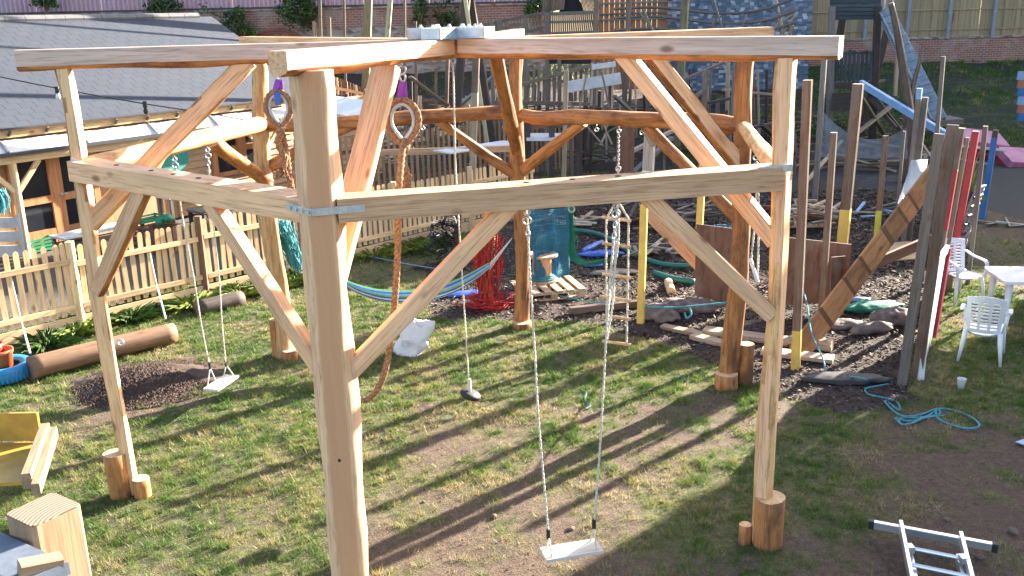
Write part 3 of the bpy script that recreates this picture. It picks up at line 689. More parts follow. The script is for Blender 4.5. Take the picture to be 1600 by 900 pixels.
for i in range(rows+1):
    s = S0-(i % 2)*wdt/2
    while s < sE+.05:
        a0 = max(s, S0); a1 = min(s+wdt-.006, sE+.05)
        if a1-a0 > .02:
            lo = e0-bp(0, 0, 0)+WP*0
            zz_ = random.uniform(0, .001); p = [e0+U_*a0+sv*(i*.2)+nrm*.0055, e0+U_*a1+sv*(i*.2)+nrm*.0055, e0+U_*a1+sv*min(SL, i*.2+.22)+nrm*.004, e0+U_*a0+sv*min(SL, i*.2+.22)+nrm*.004]
            q = [x_-nrm*.012 for x_ in p]
            sm.add(p+q, [(0, 1, 2, 3), (4, 7, 6, 5), (0, 4, 5, 1), (1, 5, 6, 2), (3, 2, 6, 7), (0, 3, 7, 4)]); tones += [random.random()]*8
        s += wdt
so2 = sm.build('roof_slates', M_SLATE, bld); at_ = so2.data.attributes.new('tone', 'FLOAT', 'POINT'); at_.data.foreach_set('value', tones); so2['kind'] = 'stuff'
rb = MB(); rb.add([e0+U_*S0-nrm*.02, e0+U_*sE-nrm*.02, e0+U_*sE+sv*SL-nrm*.02, e0+U_*S0+sv*SL-nrm*.02, e0+U_*S0-nrm*.1, e0+U_*sE-nrm*.1, e0+U_*sE+sv*SL-nrm*.1, e0+U_*S0+sv*SL-nrm*.1],
                  [(0, 1, 2, 3), (4, 7, 6, 5), (0, 4, 5, 1), (1, 5, 6, 2), (3, 2, 6, 7), (0, 3, 7, 4)]); rb.build('roof', M_DARKW, bld)
back = MB(); p_ = [bp(S0, dR, zR-.02), bp(sE, dR, zR-.02), bp(sE, 2*dR, zE), bp(S0, 2*dR, zE)]; back.add(p_+[x_-Vector((0, 0, .08)) for x_ in p_], [(3, 2, 1, 0), (4, 5, 6, 7), (0, 1, 5, 4), (1, 2, 6, 5), (2, 3, 7, 6), (3, 0, 4, 7)]); back.build('roof', plain('grey_slate_plain', (.065, .07, .085), .8), bld)
gb = MB(); gb.add([bp(sE-.25, -.05, 0), bp(sE-.25, 2*dR, 0), bp(sE-.25, 2*dR, zE-.1), bp(sE-.25, dR, zR-.15), bp(sE-.25, -.05, zE-.1)], [(0, 1, 2, 3, 4)]); gb.build('gable_wall', M_CLAD, bld)
L_r = sE-S0; n_r = int(L_r/.46)
for i in range(n_r):
    a0, a1 = S0+i*.46, S0+i*.46+.45; mb = MB()
    mb.tube([bp(a0, dR, zR+.02), bp(a1, dR, zR+.02)], .085, 8); mb.build('ridge_tile', plain('ridge_clay', (.16, .16, .17), .8), bld)
slab('fascia', bp(S0, .40, zE-.10), bp(sE, .40, zE-.10), .03, .15, M_JOIN if False else wood('fascia_pine', (.62, .40, .20), (.5, .3, .14), gs=8), bld)
slab('gutter', bp(S0, .46, zE-.01), bp(sE, .46, zE-.01), .07, .035, plain('dark_gutter', (.045, .05, .06), .5), bld)
for i in range(26): 
    s = S0+i*.72; bb = MB(); bb.tube([bp(s, .42, zE-.14), bp(s, .50, zE-.05)], .028, 6); bb.build('rafter_bracket', M_DARKW, bld)
# glazed double doors and window
def glazed(name, px0, px1, zt, zb=.08, nleaf=2, mid=.46, wfr=.13, low=.28):
    s0, s1 = onp(px0, 350, .0)[0], onp(px1, 350, .0)[0]; root = bld
    W_ = (s1-s0)/nleaf
    for i in range(nleaf):
        a, c_ = s0+i*W_, s0+(i+1)*W_
        fr = MB()
        for sx_ in (a+wfr/2, c_-wfr/2): fr.bar(bp(sx_, .07, zb), bp(sx_, .07, zt), wfr, .07, up=N_)
        for zz, hh in ((zb+low/2, low), (zb+(zt-zb)*mid, .14), (zt-.08, .16)): fr.bar(bp(a+wfr, .068, zz), bp(c_-wfr, .068, zz), .066, hh)
        f = fr.build(name, M_JOIN, root)
        for z0, z1 in ((zb+low, zb+(zt-zb)*mid-.07), (zb+(zt-zb)*mid+.07, zt-.16)):
            g_ = MB(); g_.bar(bp(a+wfr, .05, (z0+z1)/2), bp(c_-wfr, .05, (z0+z1)/2), .012, z1-z0); g_.build('pane', M_GLASS, f)
        if name == 'door':
            h_ = MB(); h_.bar(bp(a+wfr*.5, .13, 1.0), bp(a+wfr*.5+.12, .13, 1.0), .02, .02); h_.tube([bp(a+wfr*.5, .10, 1.0), bp(a+wfr*.5, .14, 1.0)], .03, 8); h_.build('handle', M_STEEL, f)
glazed('door', 22, 160, 1.95)
glazed('window', 340, 428, 1.95, zb=.75, nleaf=2, mid=.5, low=.1)
# veranda canopy: white sheets, bars, dark front gutter, beam, posts with knee braces
dF = (G(44, 402)-WP).dot(N_)
zF = onp(120, 226, dF+.15)[1]; sF = onp(292, 202, dF+.15)[0]
can = thing('veranda_canopy', 'white sheet canopy on timber posts in front of the glazed doors', 'canopy', bp(0, dF, 0))
ns = 9; s0 = S0
wS = 1.55
i = 0; s = S0
while s < sE-.2:
    a1 = min(s+wS, sE-.1); fz = zF; dd = dF+.15
    p = [bp(s+.02, .38, zE-.22), bp(a1-.02, .38, zE-.22), bp(a1-.02, dd, fz), bp(s+.02, dd, fz)]
    mb = MB(); mb.add(p+[q-Vector((0, 0, .012)) for q in p], [(3, 2, 1, 0), (4, 5, 6, 7), (0, 1, 5, 4), (1, 2, 6, 5), (2, 3, 7, 6), (3, 0, 4, 7)]); mb.build('roof_sheet', M_SHEET, can)
    mb = MB(); mb.bar(bp(a1, .36, zE-.195), bp(a1, dd+.02, fz+.03), .035, .03); mb.build('glazing_bar', M_ALU, can); s += wS
slab('front_gutter', bp(S0, dF+.20, zF-.02), bp(sE-.1, dF+.20, zF-.02), .09, .07, plain('dark_gutter', (.045, .05, .06), .5), can)
slab('front_beam', bp(S0, dF, zF-.13), bp(sE-.1, dF, zF-.13), .10, .15, M_RAIL, can)
sP = [onp(44, 402, dF)[0]+q*2.95 for q in (-2, -1, 0, 1, 2, 3, 4)]
for q, s in enumerate(sP):
    if s > sE-.2: continue
    slab('post', bp(s, dF, -.02), bp(s, dF, zF-.2), .11, .11, M_RAIL, can)
    for sg in (-1, 1): slab('knee_brace', bp(s+sg*.04, dF, zF-.72), bp(s+sg*.5, dF, zF-.2), .07, .09, M_RAIL, can)
s_, z_ = onp(255, 250, dF-.3)
mb = MB(); mb.add([bp(s_+.0, dF-.25, z_)]+[bp(s_+.62*math.cos(a), dF-.25, z_+.34*math.sin(a)) for a in [math.pi*2*q/20 for q in range(20)]], [(0, i+1, (i+1) % 20+1) for i in range(20)])
mb.add([bp(s_+.62*math.cos(a), dF-.28, z_+.34*math.sin(a)) for a in [math.pi*2*q/20 for q in range(20)]], [tuple(range(20))])
tag(mb.build('hanging_banner', plain('teal_board', (.03, .26, .22), .7)), 'rounded teal banner hung under the white veranda canopy', 'banner')
# string of bulbs over the roof
st_ = thing('festoon_cable', 'black cable with two light bulbs strung across in front of the grey roof', 'string lights', W(90, 138, 10))
pts = spline([W(-40, 112, 10), W(90, 138, 10.1), W(225, 162, 10.5), W(330, 178, 11), W(395, 190, 11.4)], 5); mb = MB(); mb.tube(pts, .007, 5); mb.build('cable', M_BLACK, st_, smooth=True)
for px, py, Yd, mt in ((89, 138, 10.1, M_WPLAS), (226, 161, 10.5, M_BLACK)):
    p = W(px, py, Yd); mb = MB(); mb.lathe(p, [(.0, .02), (.022, .02), (.024, -.05), (.0, -.05)], 10); h_ = mb.build('lamp_holder', M_BLACK, st_)
    mb = MB(); mb.lathe(p, [(.012, -.05), (.024, -.075), (.026, -.095), (.015, -.118), (0, -.12)], 10); mb.build('bulb', mt, h_, smooth=True)

tag(slab('awning_sheet', W(500, 160, 21), W(580, 173, 19.5), .9, .03, M_SHEET, up=Vector((.1, -.45, 1))), 'bright white awning sheet right of the thick front post', 'awning')
pr_ = thing('picket_railing', 'small brown picket railing beyond the roof end, left of the plank brace', 'railing', W(540, 150, 27))
for i in range(19): slab('picket', W(496+i*5, 110+i*1.9, 27), W(498+i*5, 140+i*1.3, 27), .06, .03, M_BROWNW if i % 3 else M_PICKET, pr_)
slab('rail', W(492, 130, 26.95), W(592, 152, 26.95), .04, .08, M_PICKET, pr_)
# ---- yard things between the building and the picket fence
def crate(label, c, rz, L=.5, Wd=.35, H=.28, mat=M_GREEN, cat='crate', group=None, slats=4):
    root = thing('slatted_crate', label, cat, c, group, rz); R = Matrix.Translation(Vector(c)) @ Matrix.Rotation(rz, 4, 'Z')
    for sx_, sy_ in ((1, 1), (1, -1), (-1, 1), (-1, -1)):
        mb = MB(); mb.box((sx_*(L/2-.02), sy_*(Wd/2-.02), H/2), (.035, .035, H)); mb.build('corner_post', mat, root, M=R)
    for q in range(slats):
        z = (q+.5)*H/slats
        for sy_ in (-1, 1): mb = MB(); mb.box((0, sy_*Wd/2, z), (L, .012, H/slats*.68)); mb.build('slat', mat, root, M=R)
        for sx_ in (-1, 1): mb = MB(); mb.box((sx_*L/2, 0, z), (.012, Wd-.02, H/slats*.68)); mb.build('slat', mat, root, M=R)
    mb = MB(); mb.box((0, 0, .012), (L-.02, Wd-.02, .018)); mb.build('base', mat, root, M=R); return root
crate('green plastic crate with papers beside the canopy post', T(58, 392)+Vector((0, 0, 0)), BA, .55, .38, .27)
def table(label, c, rz, L, Wd, H, mat=M_OLDG, topm=None, group=None, thick=.04):
    root = thing('low_table', label, 'table', c, group, rz); R = Matrix.Translation(Vector(c)) @ Matrix.Rotation(rz, 4, 'Z')
    for q in range(3): mb = MB(); mb.box((0, (q-1)*Wd/3, H-thick/2), (L, Wd/3-.008, thick)); mb.build('top_board', topm or mat, root, M=R)
    for sx_, sy_ in ((1, 1), (1, -1), (-1, 1), (-1, -1)):
        mb = MB(); mb.box((sx_*(L/2-.06), sy_*(Wd/2-.05), (H-thick)/2), (.06, .06, H-thick)); mb.build('leg', mat, root, M=R)
    return root
table('low bench table with pale board top just behind the picket fence', T(160, 395)+Vector((0, 0, 0)), BA, 1.7, .5, .48, M_OLDG, M_WHITEP)
table('high timber planter table against the cladding beyond the fence', T(300, 350), BA, 1.3, .5, .7, M_OLDG, M_WHITEP)
table('dark topped slatted bench near the brown fence post', T(330, 372), BA, .7, .45, .62, M_DARKW, M_OLDG)
crate('wooden fruit crate stack behind the pickets with green lid', T(238, 385), BA, .8, .5, .5, M_BROWNW, slats=5)
crate('green plastic tray lying on the wooden fruit crate', T(238, 385)+Vector((0, 0, .5)), BA, .55, .35, .1, M_GREEN, slats=2)
for (px, py, lb, mt, r_) in ((250, 347, 'left green ball on top of the pickets side box', M_GREEN, .085), (262, 341, 'right green ball with red underside beside the other', M_GREEN, .09)):
    g_ = T(px, 392); p = W(px, py, g_.y); mb = MB(); mb.lathe(p, [(r_*math.sin(a), r_*math.cos(a)) for a in [math.pi*q/8 for q in range(9)]], 14); tag(mb.build('play_ball', mt, smooth=True), lb, 'ball')
g_ = T(256, 392); bx = thing('toy_box', 'low brown wooden box under two green balls behind the fence', 'box', g_); z1 = W(256, 353, g_.y).z
for q, (dx_, dy_) in enumerate(((.28, 0), (-.28, 0), (0, .2), (0, -.2))): mb = MB(); mb.box(g_+Vector((dx_, dy_, z1/2)), (.02 if dx_ else .56, .02 if dy_ else .4, z1)); mb.build('side_panel', M_BROWNW, bx)
mb = MB(); mb.box(g_+Vector((0, 0, z1-.1)), (.54, .38, .02)); mb.build('lid', M_REDP, bx)
# white boards leaning by the first canopy post
g_ = T(14, 405)
bd = thing('white_play_panel', 'white painted panel with cut out slots standing by the canopy post', 'panel', g_)
for zz, h_ in ((.14, .22), (.42, .20), (.68, .20)): slab('board', g_+Vector((-.5, 0, zz+.0)), g_+Vector((.3, .1, zz)), .03, h_, M_WHITEP, bd)
for dx_ in (-.48, .28): slab('upright', g_+Vector((dx_, .05, 0)), g_+Vector((dx_, .05, .84)), .06, .05, M_WHITEP, bd)
def netbundle(name, label, pts, r_, mat, cat='net', n=60, group=None, parent=None):
    mb = MB()
    for i in range(n):
        o = Vector((random.gauss(0, r_*.6), random.gauss(0, r_*.6), random.gauss(0, r_*.25))); w_ = []
        for j, p in enumerate(pts):
            w_.append(Vector(p)+o+Vector((random.gauss(0, r_*.35), random.gauss(0, r_*.35), random.gauss(0, r_*.25))))
        mb.tube(spline(w_, 3), .006, 3, cap=False)
    o = mb.build(name, mat, parent); return tag(o, label, cat, group) if label else o
netbundle('net_bundle', 'turquoise net bundle at far left under the canopy', [W(-6, 296, 14), W(4, 310, 14), W(2, 330, 14)], .07, M_TURQ)

# ================================================================== picket fence
F0, F1 = G(-75, 563), G(800, 344); fd = (F1-F0).normalized(); FL = (F1-F0).length; fn = Vector((fd.y, -fd.x, 0))
def fpt(s, z, d=0): return F0+fd*s+fn*d+Vector((0, 0, z))
fen = thing('picket_fence', 'pale softwood picket fence with rounded tops running along the yard', 'fence', F0)
def s_at(px):
    lo, hi = 0, FL
    for _ in range(40):
        md = (lo+hi)/2
        if proj(fpt(md, 0))[0] < px: lo = md
        else: hi = md
    return lo
sA, sB = s_at(128), s_at(322); seg = sB-sA
zt0 = W(0, 402, F0.y+(s_at(0))*fd.y).z
zt0 = 1.16
# shared picket meshes
def picket_mesh(w_=.072, h_=1.0, th=.018):
    mb = MB(); out = [(-w_/2, 0), (w_/2, 0), (w_/2, h_-w_*.5)]+[(w_/2*math.cos(a), h_-w_*.5+w_*.5*math.sin(a)) for a in [math.pi*q/6 for q in range(1, 6)]]+[(-w_/2, h_-w_*.5)]
    n = len(out); mb.add([(x_, -th/2, z) for x_, z in out]+[(x_, th/2, z) for x_, z in out], [tuple(range(n)), tuple(range(n, 2*n))[::-1]]+[(i, i+n, (i+1) % n+n, (i+1) % n) for i in range(n)][::1])
    me_ = bpy.data.meshes.new('picket'); me_.from_pydata(mb.v, [], mb.f); me_.materials.append(M_PICKET); return me_
PM = picket_mesh()
edges = [sA+seg*i for i in range(-3, 12)]
Rf = Matrix.Rotation(math.atan2(fd.y, fd.x), 4, 'Z')
for i in range(len(edges)-1):
    a, c_ = edges[i], edges[i+1]
    if c_ < 0 or a > FL: continue
    top = 1.22+.05*((i*7) % 3)/2
    slab('fence_post', fpt(a, -.05, .03), fpt(a, top+.06, .03), .095, .095, M_PICKET if i != 4 else M_BROWNW, fen)
    for zz in (.34, top-.27): slab('rail', fpt(a+.05, zz, .045), fpt(c_-.05, zz, .045), .035, .075, M_RAIL, fen)
    slab('gravel_board', fpt(a+.05, .10, .03), fpt(c_-.05, .10, .03), .03, .2, M_RAIL, fen)
    k = int((c_-a-.12)/.128); 
    for j in range(k+1):
        s = a+.11+(c_-a-.2)*j/max(1, k)
        M_ = Matrix.Translation(fpt(s, .22+random.uniform(-.006, .006), .012)) @ Rf @ Matrix.Rotation(random.gauss(0, .02), 4, 'Y')
        o = link('picket', PM, fen, M_ @ Matrix.Scale((top-.22)/1.0, 4, Vector((0, 0, 1))))
# taller slat fence behind
f2 = thing('slat_fence', 'taller orange brown slat fence further back behind the picket fence', 'fence', F0+fn*-3)
PM2 = PM.copy(); PM2.name = 'slat'; PM2.materials.clear(); PM2.materials.append(wood('fence_slat', (.40, .25, .14), (.30, .17, .09), gs=20))
Q0, Q1 = T(470, 330), T(905, 262); qd = (Q1-Q0).normalized(); QL = (Q1-Q0).length
for i in range(int(QL/.16)):
    p = Q0+qd*(i*.16); link('slat', PM2, f2, Matrix.Translation(p+Vector((0, 0, .05))) @ Matrix.Rotation(math.atan2(qd.y, qd.x), 4, 'Z') @ Matrix.Scale(1.5, 4, Vector((0, 0, 1))))
for z in (.4, 1.2): slab('rail', Q0+Vector((0, .03, z)), Q1+Vector((0, .03, z)), .04, .09, M_BROWNW, f2)
for i in range(int(QL/1.9)+1): p = Q0+qd*(i*1.9); slab('fence_post', p+Vector((0, .1, 0)), p+Vector((0, .1, 1.6)), .09, .09, M_OLD, f2)

# ================================================================== grass side things, left
def leafy(label, c, r_, h_, n=70, mat=M_LEAFG, cat='plant', name='leafy_weed', group=None):
    mb = MB()
    for i in range(n):
        a = random.uniform(0, 6.283); d = r_*random.random()**.6; b0 = c+Vector((math.cos(a)*d*.5, math.sin(a)*d*.5, 0)); t_ = c+Vector((math.cos(a)*d*1.3, math.sin(a)*d*1.3, h_*random.uniform(.4, 1.1)))
        s_ = Vector((-math.sin(a), math.cos(a), 0))*random.uniform(.008, .022); m_ = b0.lerp(t_, .6)+Vector((0, 0, .03)); tip = t_+(t_-b0)*.25-Vector((0, 0, h_*.25))
        mb.add([b0, m_-s_, tip, m_+s_], [(0, 1, 2), (0, 2, 3)])
    return tag(mb.build(name, mat), label, cat, group)
wl_ = [(205, 498, 'weed clump behind the right end of the swing log'), (150, 505, 'broad leaved weed clump touching the post of the frame'), (235, 480, 'leafy weed clump at the fence foot above the log'), (280, 462, 'weed clump left of the brown fence post'), (345, 448, 'leafy weed clump right of the brown fence post'), (385, 436, 'weed clump beside the dark brown half buried log'),
       (420, 452, 'green weed clump left of the rear post'), (460, 440, 'weed clump between rear post and front post'), (120, 520, 'weed clump between the log and the gravel board'), (372, 462, 'weed clump in front of the fence by the brown log'), (75, 540, 'weed clump behind the left end of the log'), (300, 480, 'low weed patch above the dirt mound')]
for px, py, lb in wl_: leafy(lb, G(px, py), .38, .16, 170, M_LEAFG if (px//5) % 2 else M_LEAFY, group='weed clumps along the picket fence')
for px, py, lb in ((585, 400, 'sunlit grass tuft at fence foot left of hemp rope'), (650, 392, 'sunlit grass tuft at fence foot right of hemp rope'), (690, 384, 'small sunlit tuft near the black net')): leafy(lb, G(px, py), .5, .2, 120, M_LEAFY, group='sunlit tufts beyond the hemp rope')
# swinging log on two webbing straps
l0, l1 = G(47, 575, .16), G(272, 519, .16)
lg = thing('swing_log', 'thick brown peeled log slung low on two webbing straps', 'log', (l0+l1)/2)
logp('log', l0, l1, .145, .13, [M_BROWNW, wood('brown_log', (.24, .135, .075), (.16, .085, .045), gs=8, dirt=(.17, .10, .06))], lg, wav=.03, seed=81)
for tp, bt in (((36, 512), (47, 552)), ((246, 450), (259, 498))):
    p1 = W(*bt, (l0 if bt[0] < 100 else l1).y-.02); p0 = W(*tp, p1.y+.55); mb = MB(); mb.tube([p0, p0.lerp(p1, .5), p1], .012, 6); mb.build('strap', M_WHITEP, lg)
    s = s_at(tp[0]); ft = fpt(s, .9); mb = MB(); mb.tube([p0, ft], .008, 5); mb.build('hanging_cord', M_ROPEW, lg)
g0, g1 = G(308, 483, .1), G(378, 466, .1); bl = thing('half_buried_log', 'dark brown squared log lying by the fence behind the small swing', 'log', (g0+g1)/2)
logp('log', g0, g1, .12, .12, [M_BROWNW, M_DARKW], bl, wav=.05, seed=82)
# post-mounted ring
rg = MB(); p = W(188, 535, 7.75); ring_mb(rg, p, .028, .009, Vector((.2, 1, 0))); rg.build('eye_bolt', M_STEEL, frame_, smooth=True)
# dirt mound made of clods
c0 = G(228, 600)
r = np.random.RandomState(3); th, rr = np.meshgrid(np.linspace(0, 2*np.pi, 97)[:-1], np.linspace(0, 1, 34)); R1 = rr*(1+.2*np.sin(th*2+1)+.12*np.sin(th*3)+.05*np.sin(th*7))
mx_ = c0.x+R1*np.cos(th)*.86; my_ = c0.y+R1*np.sin(th)*.75; hz_ = (1-rr**1.5)**1.3*.20+(fbm(mx_, my_, 7, 61)-.5)*.09*(1-rr)+(fbm(mx_, my_, 22, 62, 2)-.5)*.035*(1-rr**3)
co = np.stack([mx_.ravel(), my_.ravel(), hz_.ravel()*1.0+ground_z(mx_.ravel(), my_.ravel())-.012], 1)
ii = np.arange(34*96).reshape(34, 96); q4 = np.stack([ii[:-1], np.roll(ii[:-1], -1, 1), np.roll(ii[1:], -1, 1), ii[1:]], -1).reshape(-1, 4)[:, ::-1]
me_ = fast_mesh('dirt_mound', co, q4, 4); me_.materials.append(plain('dug_soil', (.085, .052, .038), .95, ns=25, c2=(.045, .028, .02), bmp=.6)); tag(link('dirt_mound', me_), 'low mound of freshly dug dark soil behind the left post', 'soil mound')
n = 7000; a = r.uniform(0, 2*np.pi, n); d = np.sqrt(r.rand(n))*1.05; x = c0.x+np.cos(a)*d*.86; y = c0.y+np.sin(a)*d*.75; zz = (np.clip(1-d**1.5, 0, 1))**1.3*.20
co = np.zeros((n, 4, 3)); s_ = r.uniform(.004, .015, n)
for i_, o_ in enumerate(((1, 0, -.3), (-.6, .9, -.3), (-.5, -.9, -.3), (0, 0, 1.1))): co[:, i_] = np.stack([x+(o_[0]+r.normal(0, .25, n))*s_, y+(o_[1]+r.normal(0, .25, n))*s_, zz+o_[2]*s_+.012], 1)
f = np.array([[0, 1, 3], [1, 2, 3], [2, 0, 3]]); F_ = (f[None]+4*np.arange(n)[:, None, None]).reshape(-1, 3)
me_ = fast_mesh('soil_clods', co.reshape(-1, 3), F_, 3, dict(tone=np.repeat(r.rand(n), 4))); me_.materials.append(tonemat('mound_clod', [(0, (.04, .024, .018)), (.7, (.085, .052, .038)), (1, (.17, .12, .09))])); tag(link('soil_clods', me_), 'loose clods covering the dug soil mound', 'soil', kind='stuff')
# blue tyre with orange buckets
g_ = G(8, 590); ty = thing('tyre_planter', 'turquoise blue painted tyre lying on the grass at the left edge', 'tyre', g_)
prof = [(.20, .02), (.30, 0), (.345, .03), (.355, .10), (.345, .17), (.30, .20), (.20, .18), (.19, .16), (.27, .15), (.28, .06), (.19, .04), (.20, .02)]
mb = MB(); mb.lathe(g_, prof, 32); mb.build('tyre', plain('blue_tyre_paint', (.03, .27, .52), .5), ty, smooth=True)
tb = MB()
for i in range(44):
    a = 2*math.pi*i/44; c_ = g_+Vector((math.cos(a)*.352, math.sin(a)*.352, .1)); tb.box(c_, (.016, .018, .12), Matrix.Rotation(a, 3, 'Z'))
tag(tb.build('tread', plain('blue_tyre_paint', (.03, .27, .52), .5), ty), kind='stuff')
M_OR = plain('orange_plastic', (.72, .17, .06), .4); M_RD = plain('red_plastic', (.62, .05, .02), .4)
bk = thing('plant_pot', 'orange plastic pot standing inside the blue tyre', 'pot', g_+Vector((0, 0, .05)))
mb = MB(); mb.lathe(g_+Vector((-.02, 0, .05)), [(0, 0), (.12, 0), (.155, .28), (.165, .28), (.165, .32), (.145, .32), (.11, .03), (0, .03)], 22); mb.build('pot', M_OR, bk, smooth=True)
bk = thing('red_bucket', 'red bucket behind the orange pot in the blue tyre', 'bucket', g_+Vector((-.12, .1, .3)))
mb = MB(); mb.lathe(g_+Vector((-.14, .08, .34)), [(0, -.1), (.10, -.1), (.13, .08), (.12, .08), (.09, -.08), (0, -.08)], 20); mb.build('bucket', M_RD, bk, smooth=True)
# yellow mud tray with timber edge
a_, b_, c_, d_ = W(-60, 645, 7.2), W(62, 640, 7.2), W(60, 690, 7.15), W(35, 750, 6.3)
tr2 = thing('yellow_tray', 'yellow painted sand tray with timber edge at left, below the tyre', 'sand tray', G(20, 770))
M_YEL2 = plain('yellow_tray_paint', (.52, .30, .05), .45, nz=.12)
slab('back_panel', W(-90, 668, 7.2), W(62, 666, 7.2), .03, .25, M_YEL2, tr2)
fl = MB(); p = [W(-90, 692, 7.2), W(60, 690, 7.2), W(36, 752, 6.35), W(-90, 760, 6.35)]; fl.add(p+[q-Vector((0, 0, .03)) for q in p], [(3, 2, 1, 0), (4, 5, 6, 7), (0, 1, 5, 4), (1, 2, 6, 5), (2, 3, 7, 6), (3, 0, 4, 7)]); fl.build('floor', M_YEL2, tr2)
M_TEDGE = wood('tray_edge_wood', (.42, .28, .17), (.30, .185, .10), gs=14)
slab('edge_beam', W(72, 672, 7.15), W(42, 752, 6.35), .07, .13, M_TEDGE, tr2); slab('edge_beam', W(84, 675, 7.15), W(56, 765, 6.3), .06, .10, M_TEDGE, tr2)
# platform rail and end post close to the camera
rp = thing('platform_railing', 'corner post and grey handrail of the viewing platform, nearest the viewer', 'railing', (-1.3, 2.3, 0))
pc = W(68, 797, 2.42); slab('corner_post', Vector((pc.x, pc.y, -.1)), pc, .145, .15, wood('railing_post', (.36, .225, .13), (.27, .155, .085), gs=26, knots=.5), rp, up=Vector((.55, .83, 0)))
M_RING, t, b = nodes('end_grain'); tc = N(t, 'ShaderNodeTexCoord'); mp = N(t, 'ShaderNodeMapping'); mp.inputs['Location'].default_value = (-.16, -.03, 0); t.links.new(tc.outputs['Object'], mp.inputs[0])
wv = N(t, 'ShaderNodeTexWave', wave_type='RINGS', rings_direction='Z'); wv.inputs['Scale'].default_value = 26; wv.inputs['Distortion'].default_value = 1.2; wv.inputs['Detail'].default_value = 3; wv.inputs['Detail Scale'].default_value = 1.2; t.links.new(mp.outputs[0], wv.inputs['Vector'])
t.links.new(ramp(t, [(.1, (.36, .25, .175)), (.6, (.29, .19, .13)), (.95, (.12, .065, .042))], wv.outputs['Color']), b.inputs['Base Color']); b.inputs['Roughness'].default_value = .8
slab('post_cap_face', pc+Vector((0, 0, -.002)), pc+Vector((0, 0, .004)), .142, .147, M_RING, rp, up=Vector((.55, .83, 0)))
h0, h1 = W(-60, 900, 2.15), W(55, 872, 2.27); slab('handrail', W(-110, 805, 2.6)-Vector((0, 0, .03)), W(70, 905, 2.1), .13, .035, plain('grey_rail_paint', (.13, .155, .20), .75, ns=18, c2=(.08, .10, .135)), rp)
slab('rail_end', W(30, 893, 2.1), W(96, 880, 2.16), .05, .05, M_TEDGE, rp)

# ================================================================== inside and just beyond the frame
# hammock between the back posts
ha, hb = W(800, 372, 12.2), W(470, 425, 11.3)
hm = thing('hammock', 'blue white and green striped hammock slung between the two back posts', 'hammock', (ha+hb)/2)
hp = spline([W(765, 412, 12.0), W(735, 430, 11.9), W(700, 446, 11.8), W(655, 456, 11.7), W(600, 456, 11.6), W(560, 447, 11.5), W(535, 436, 11.45)], 6)
cols = [plain('hammock_blue', (.07, .16, .48), .85), plain('hammock_white', (.74, .78, .84), .85), plain('hammock_green', (.28, .55, .20), .85), plain('hammock_pale_blue', (.36, .52, .74), .85)]
mb = MB(); nst = 14; seqc = [2, 0, 1, 0, 3, 0, 1, 0, 3, 1, 0, 3, 0, 2]; k = len(hp)
for i, p in enumerate(hp):
    t_ = i/(k-1); ww = .05+.075*math.sin(math.pi*t_)**.7
    for j in range(nst+1):
        a = -math.pi*.5+math.pi*(j/nst)*1.0
        mb.v.append(tuple(p+Vector((.25, -1, 0)).normalized()*(-math.sin(a))*ww+Vector((0, 0, -math.cos(a)*ww*1.1))))
for i in range(k-1):
    for j in range(nst):
        mb.f.append((i*(nst+1)+j, i*(nst+1)+j+1, (i+1)*(nst+1)+j+1, (i+1)*(nst+1)+j)); mb.m.append(seqc[j])
mb.build('cloth', cols, hm, smooth=True)
for e_, q_ in ((ha, hp[0]), (hb, hp[-1])):
    for j in range(5): m_ = MB(); m_.tube([e_, q_+Vector((0, (j-2)*.035, -.03*abs(j-2)))], .006, 4); m_.build('end_cord', M_ROPEW, hm)
# white sack
g_ = G(640, 552); 
mb = MB(); nu, nv = 40, 24
for i in range(nv+1):
    t_ = i/nv; w_ = (.155+.05*math.sin(t_*2.6+.5))*(1-t_**5*.35); dp = .13*(1-t_*.8)
    for j in range(nu):
        a = 2*math.pi*j/nu; ca, sa = math.cos(a), math.sin(a)
        q = Vector((w_*abs(ca)**.6*(1 if ca > 0 else -1), dp*abs(sa)**.8*(1 if sa > 0 else -1), t_*.42))
        q += Vector((.12*t_, .05*t_, 0)); q *= 1+.3*noise.noise(q*8)+.16*abs(noise.noise(q*17))
        mb.v.append(tuple(g_+Matrix.Rotation(-.2, 3, 'Z') @ q))
for i in range(nv):
    for j in range(nu): mb.f.append((i*nu+j, i*nu+(j+1) % nu, (i+1)*nu+(j+1) % nu, (i+1)*nu+j)); mb.m.append(0)
mb.f.append(tuple(nv*nu+j for j in range(nu))); mb.m.append(0)
sk_ = thing('white_sack', 'crumpled white plastic sack standing on the grass behind the hemp rope', 'sack', g_); mb.build('sack', M_BAG, sk_, smooth=True)
mb = MB(); a = W(633, 537, g_.y-.145); 
for j, (w_, h_, o_) in enumerate(((.10, .08, 0), )): mb.box(a, (w_, .006, h_), Matrix.Rotation(-.2, 3, 'Z') @ Matrix.Rotation(-.15, 3, 'X'))
mb.build('printed_label', plain('sack_print', (.36, .37, .42), .6, c2=(.62, .6, .6), ns=40), sk_)
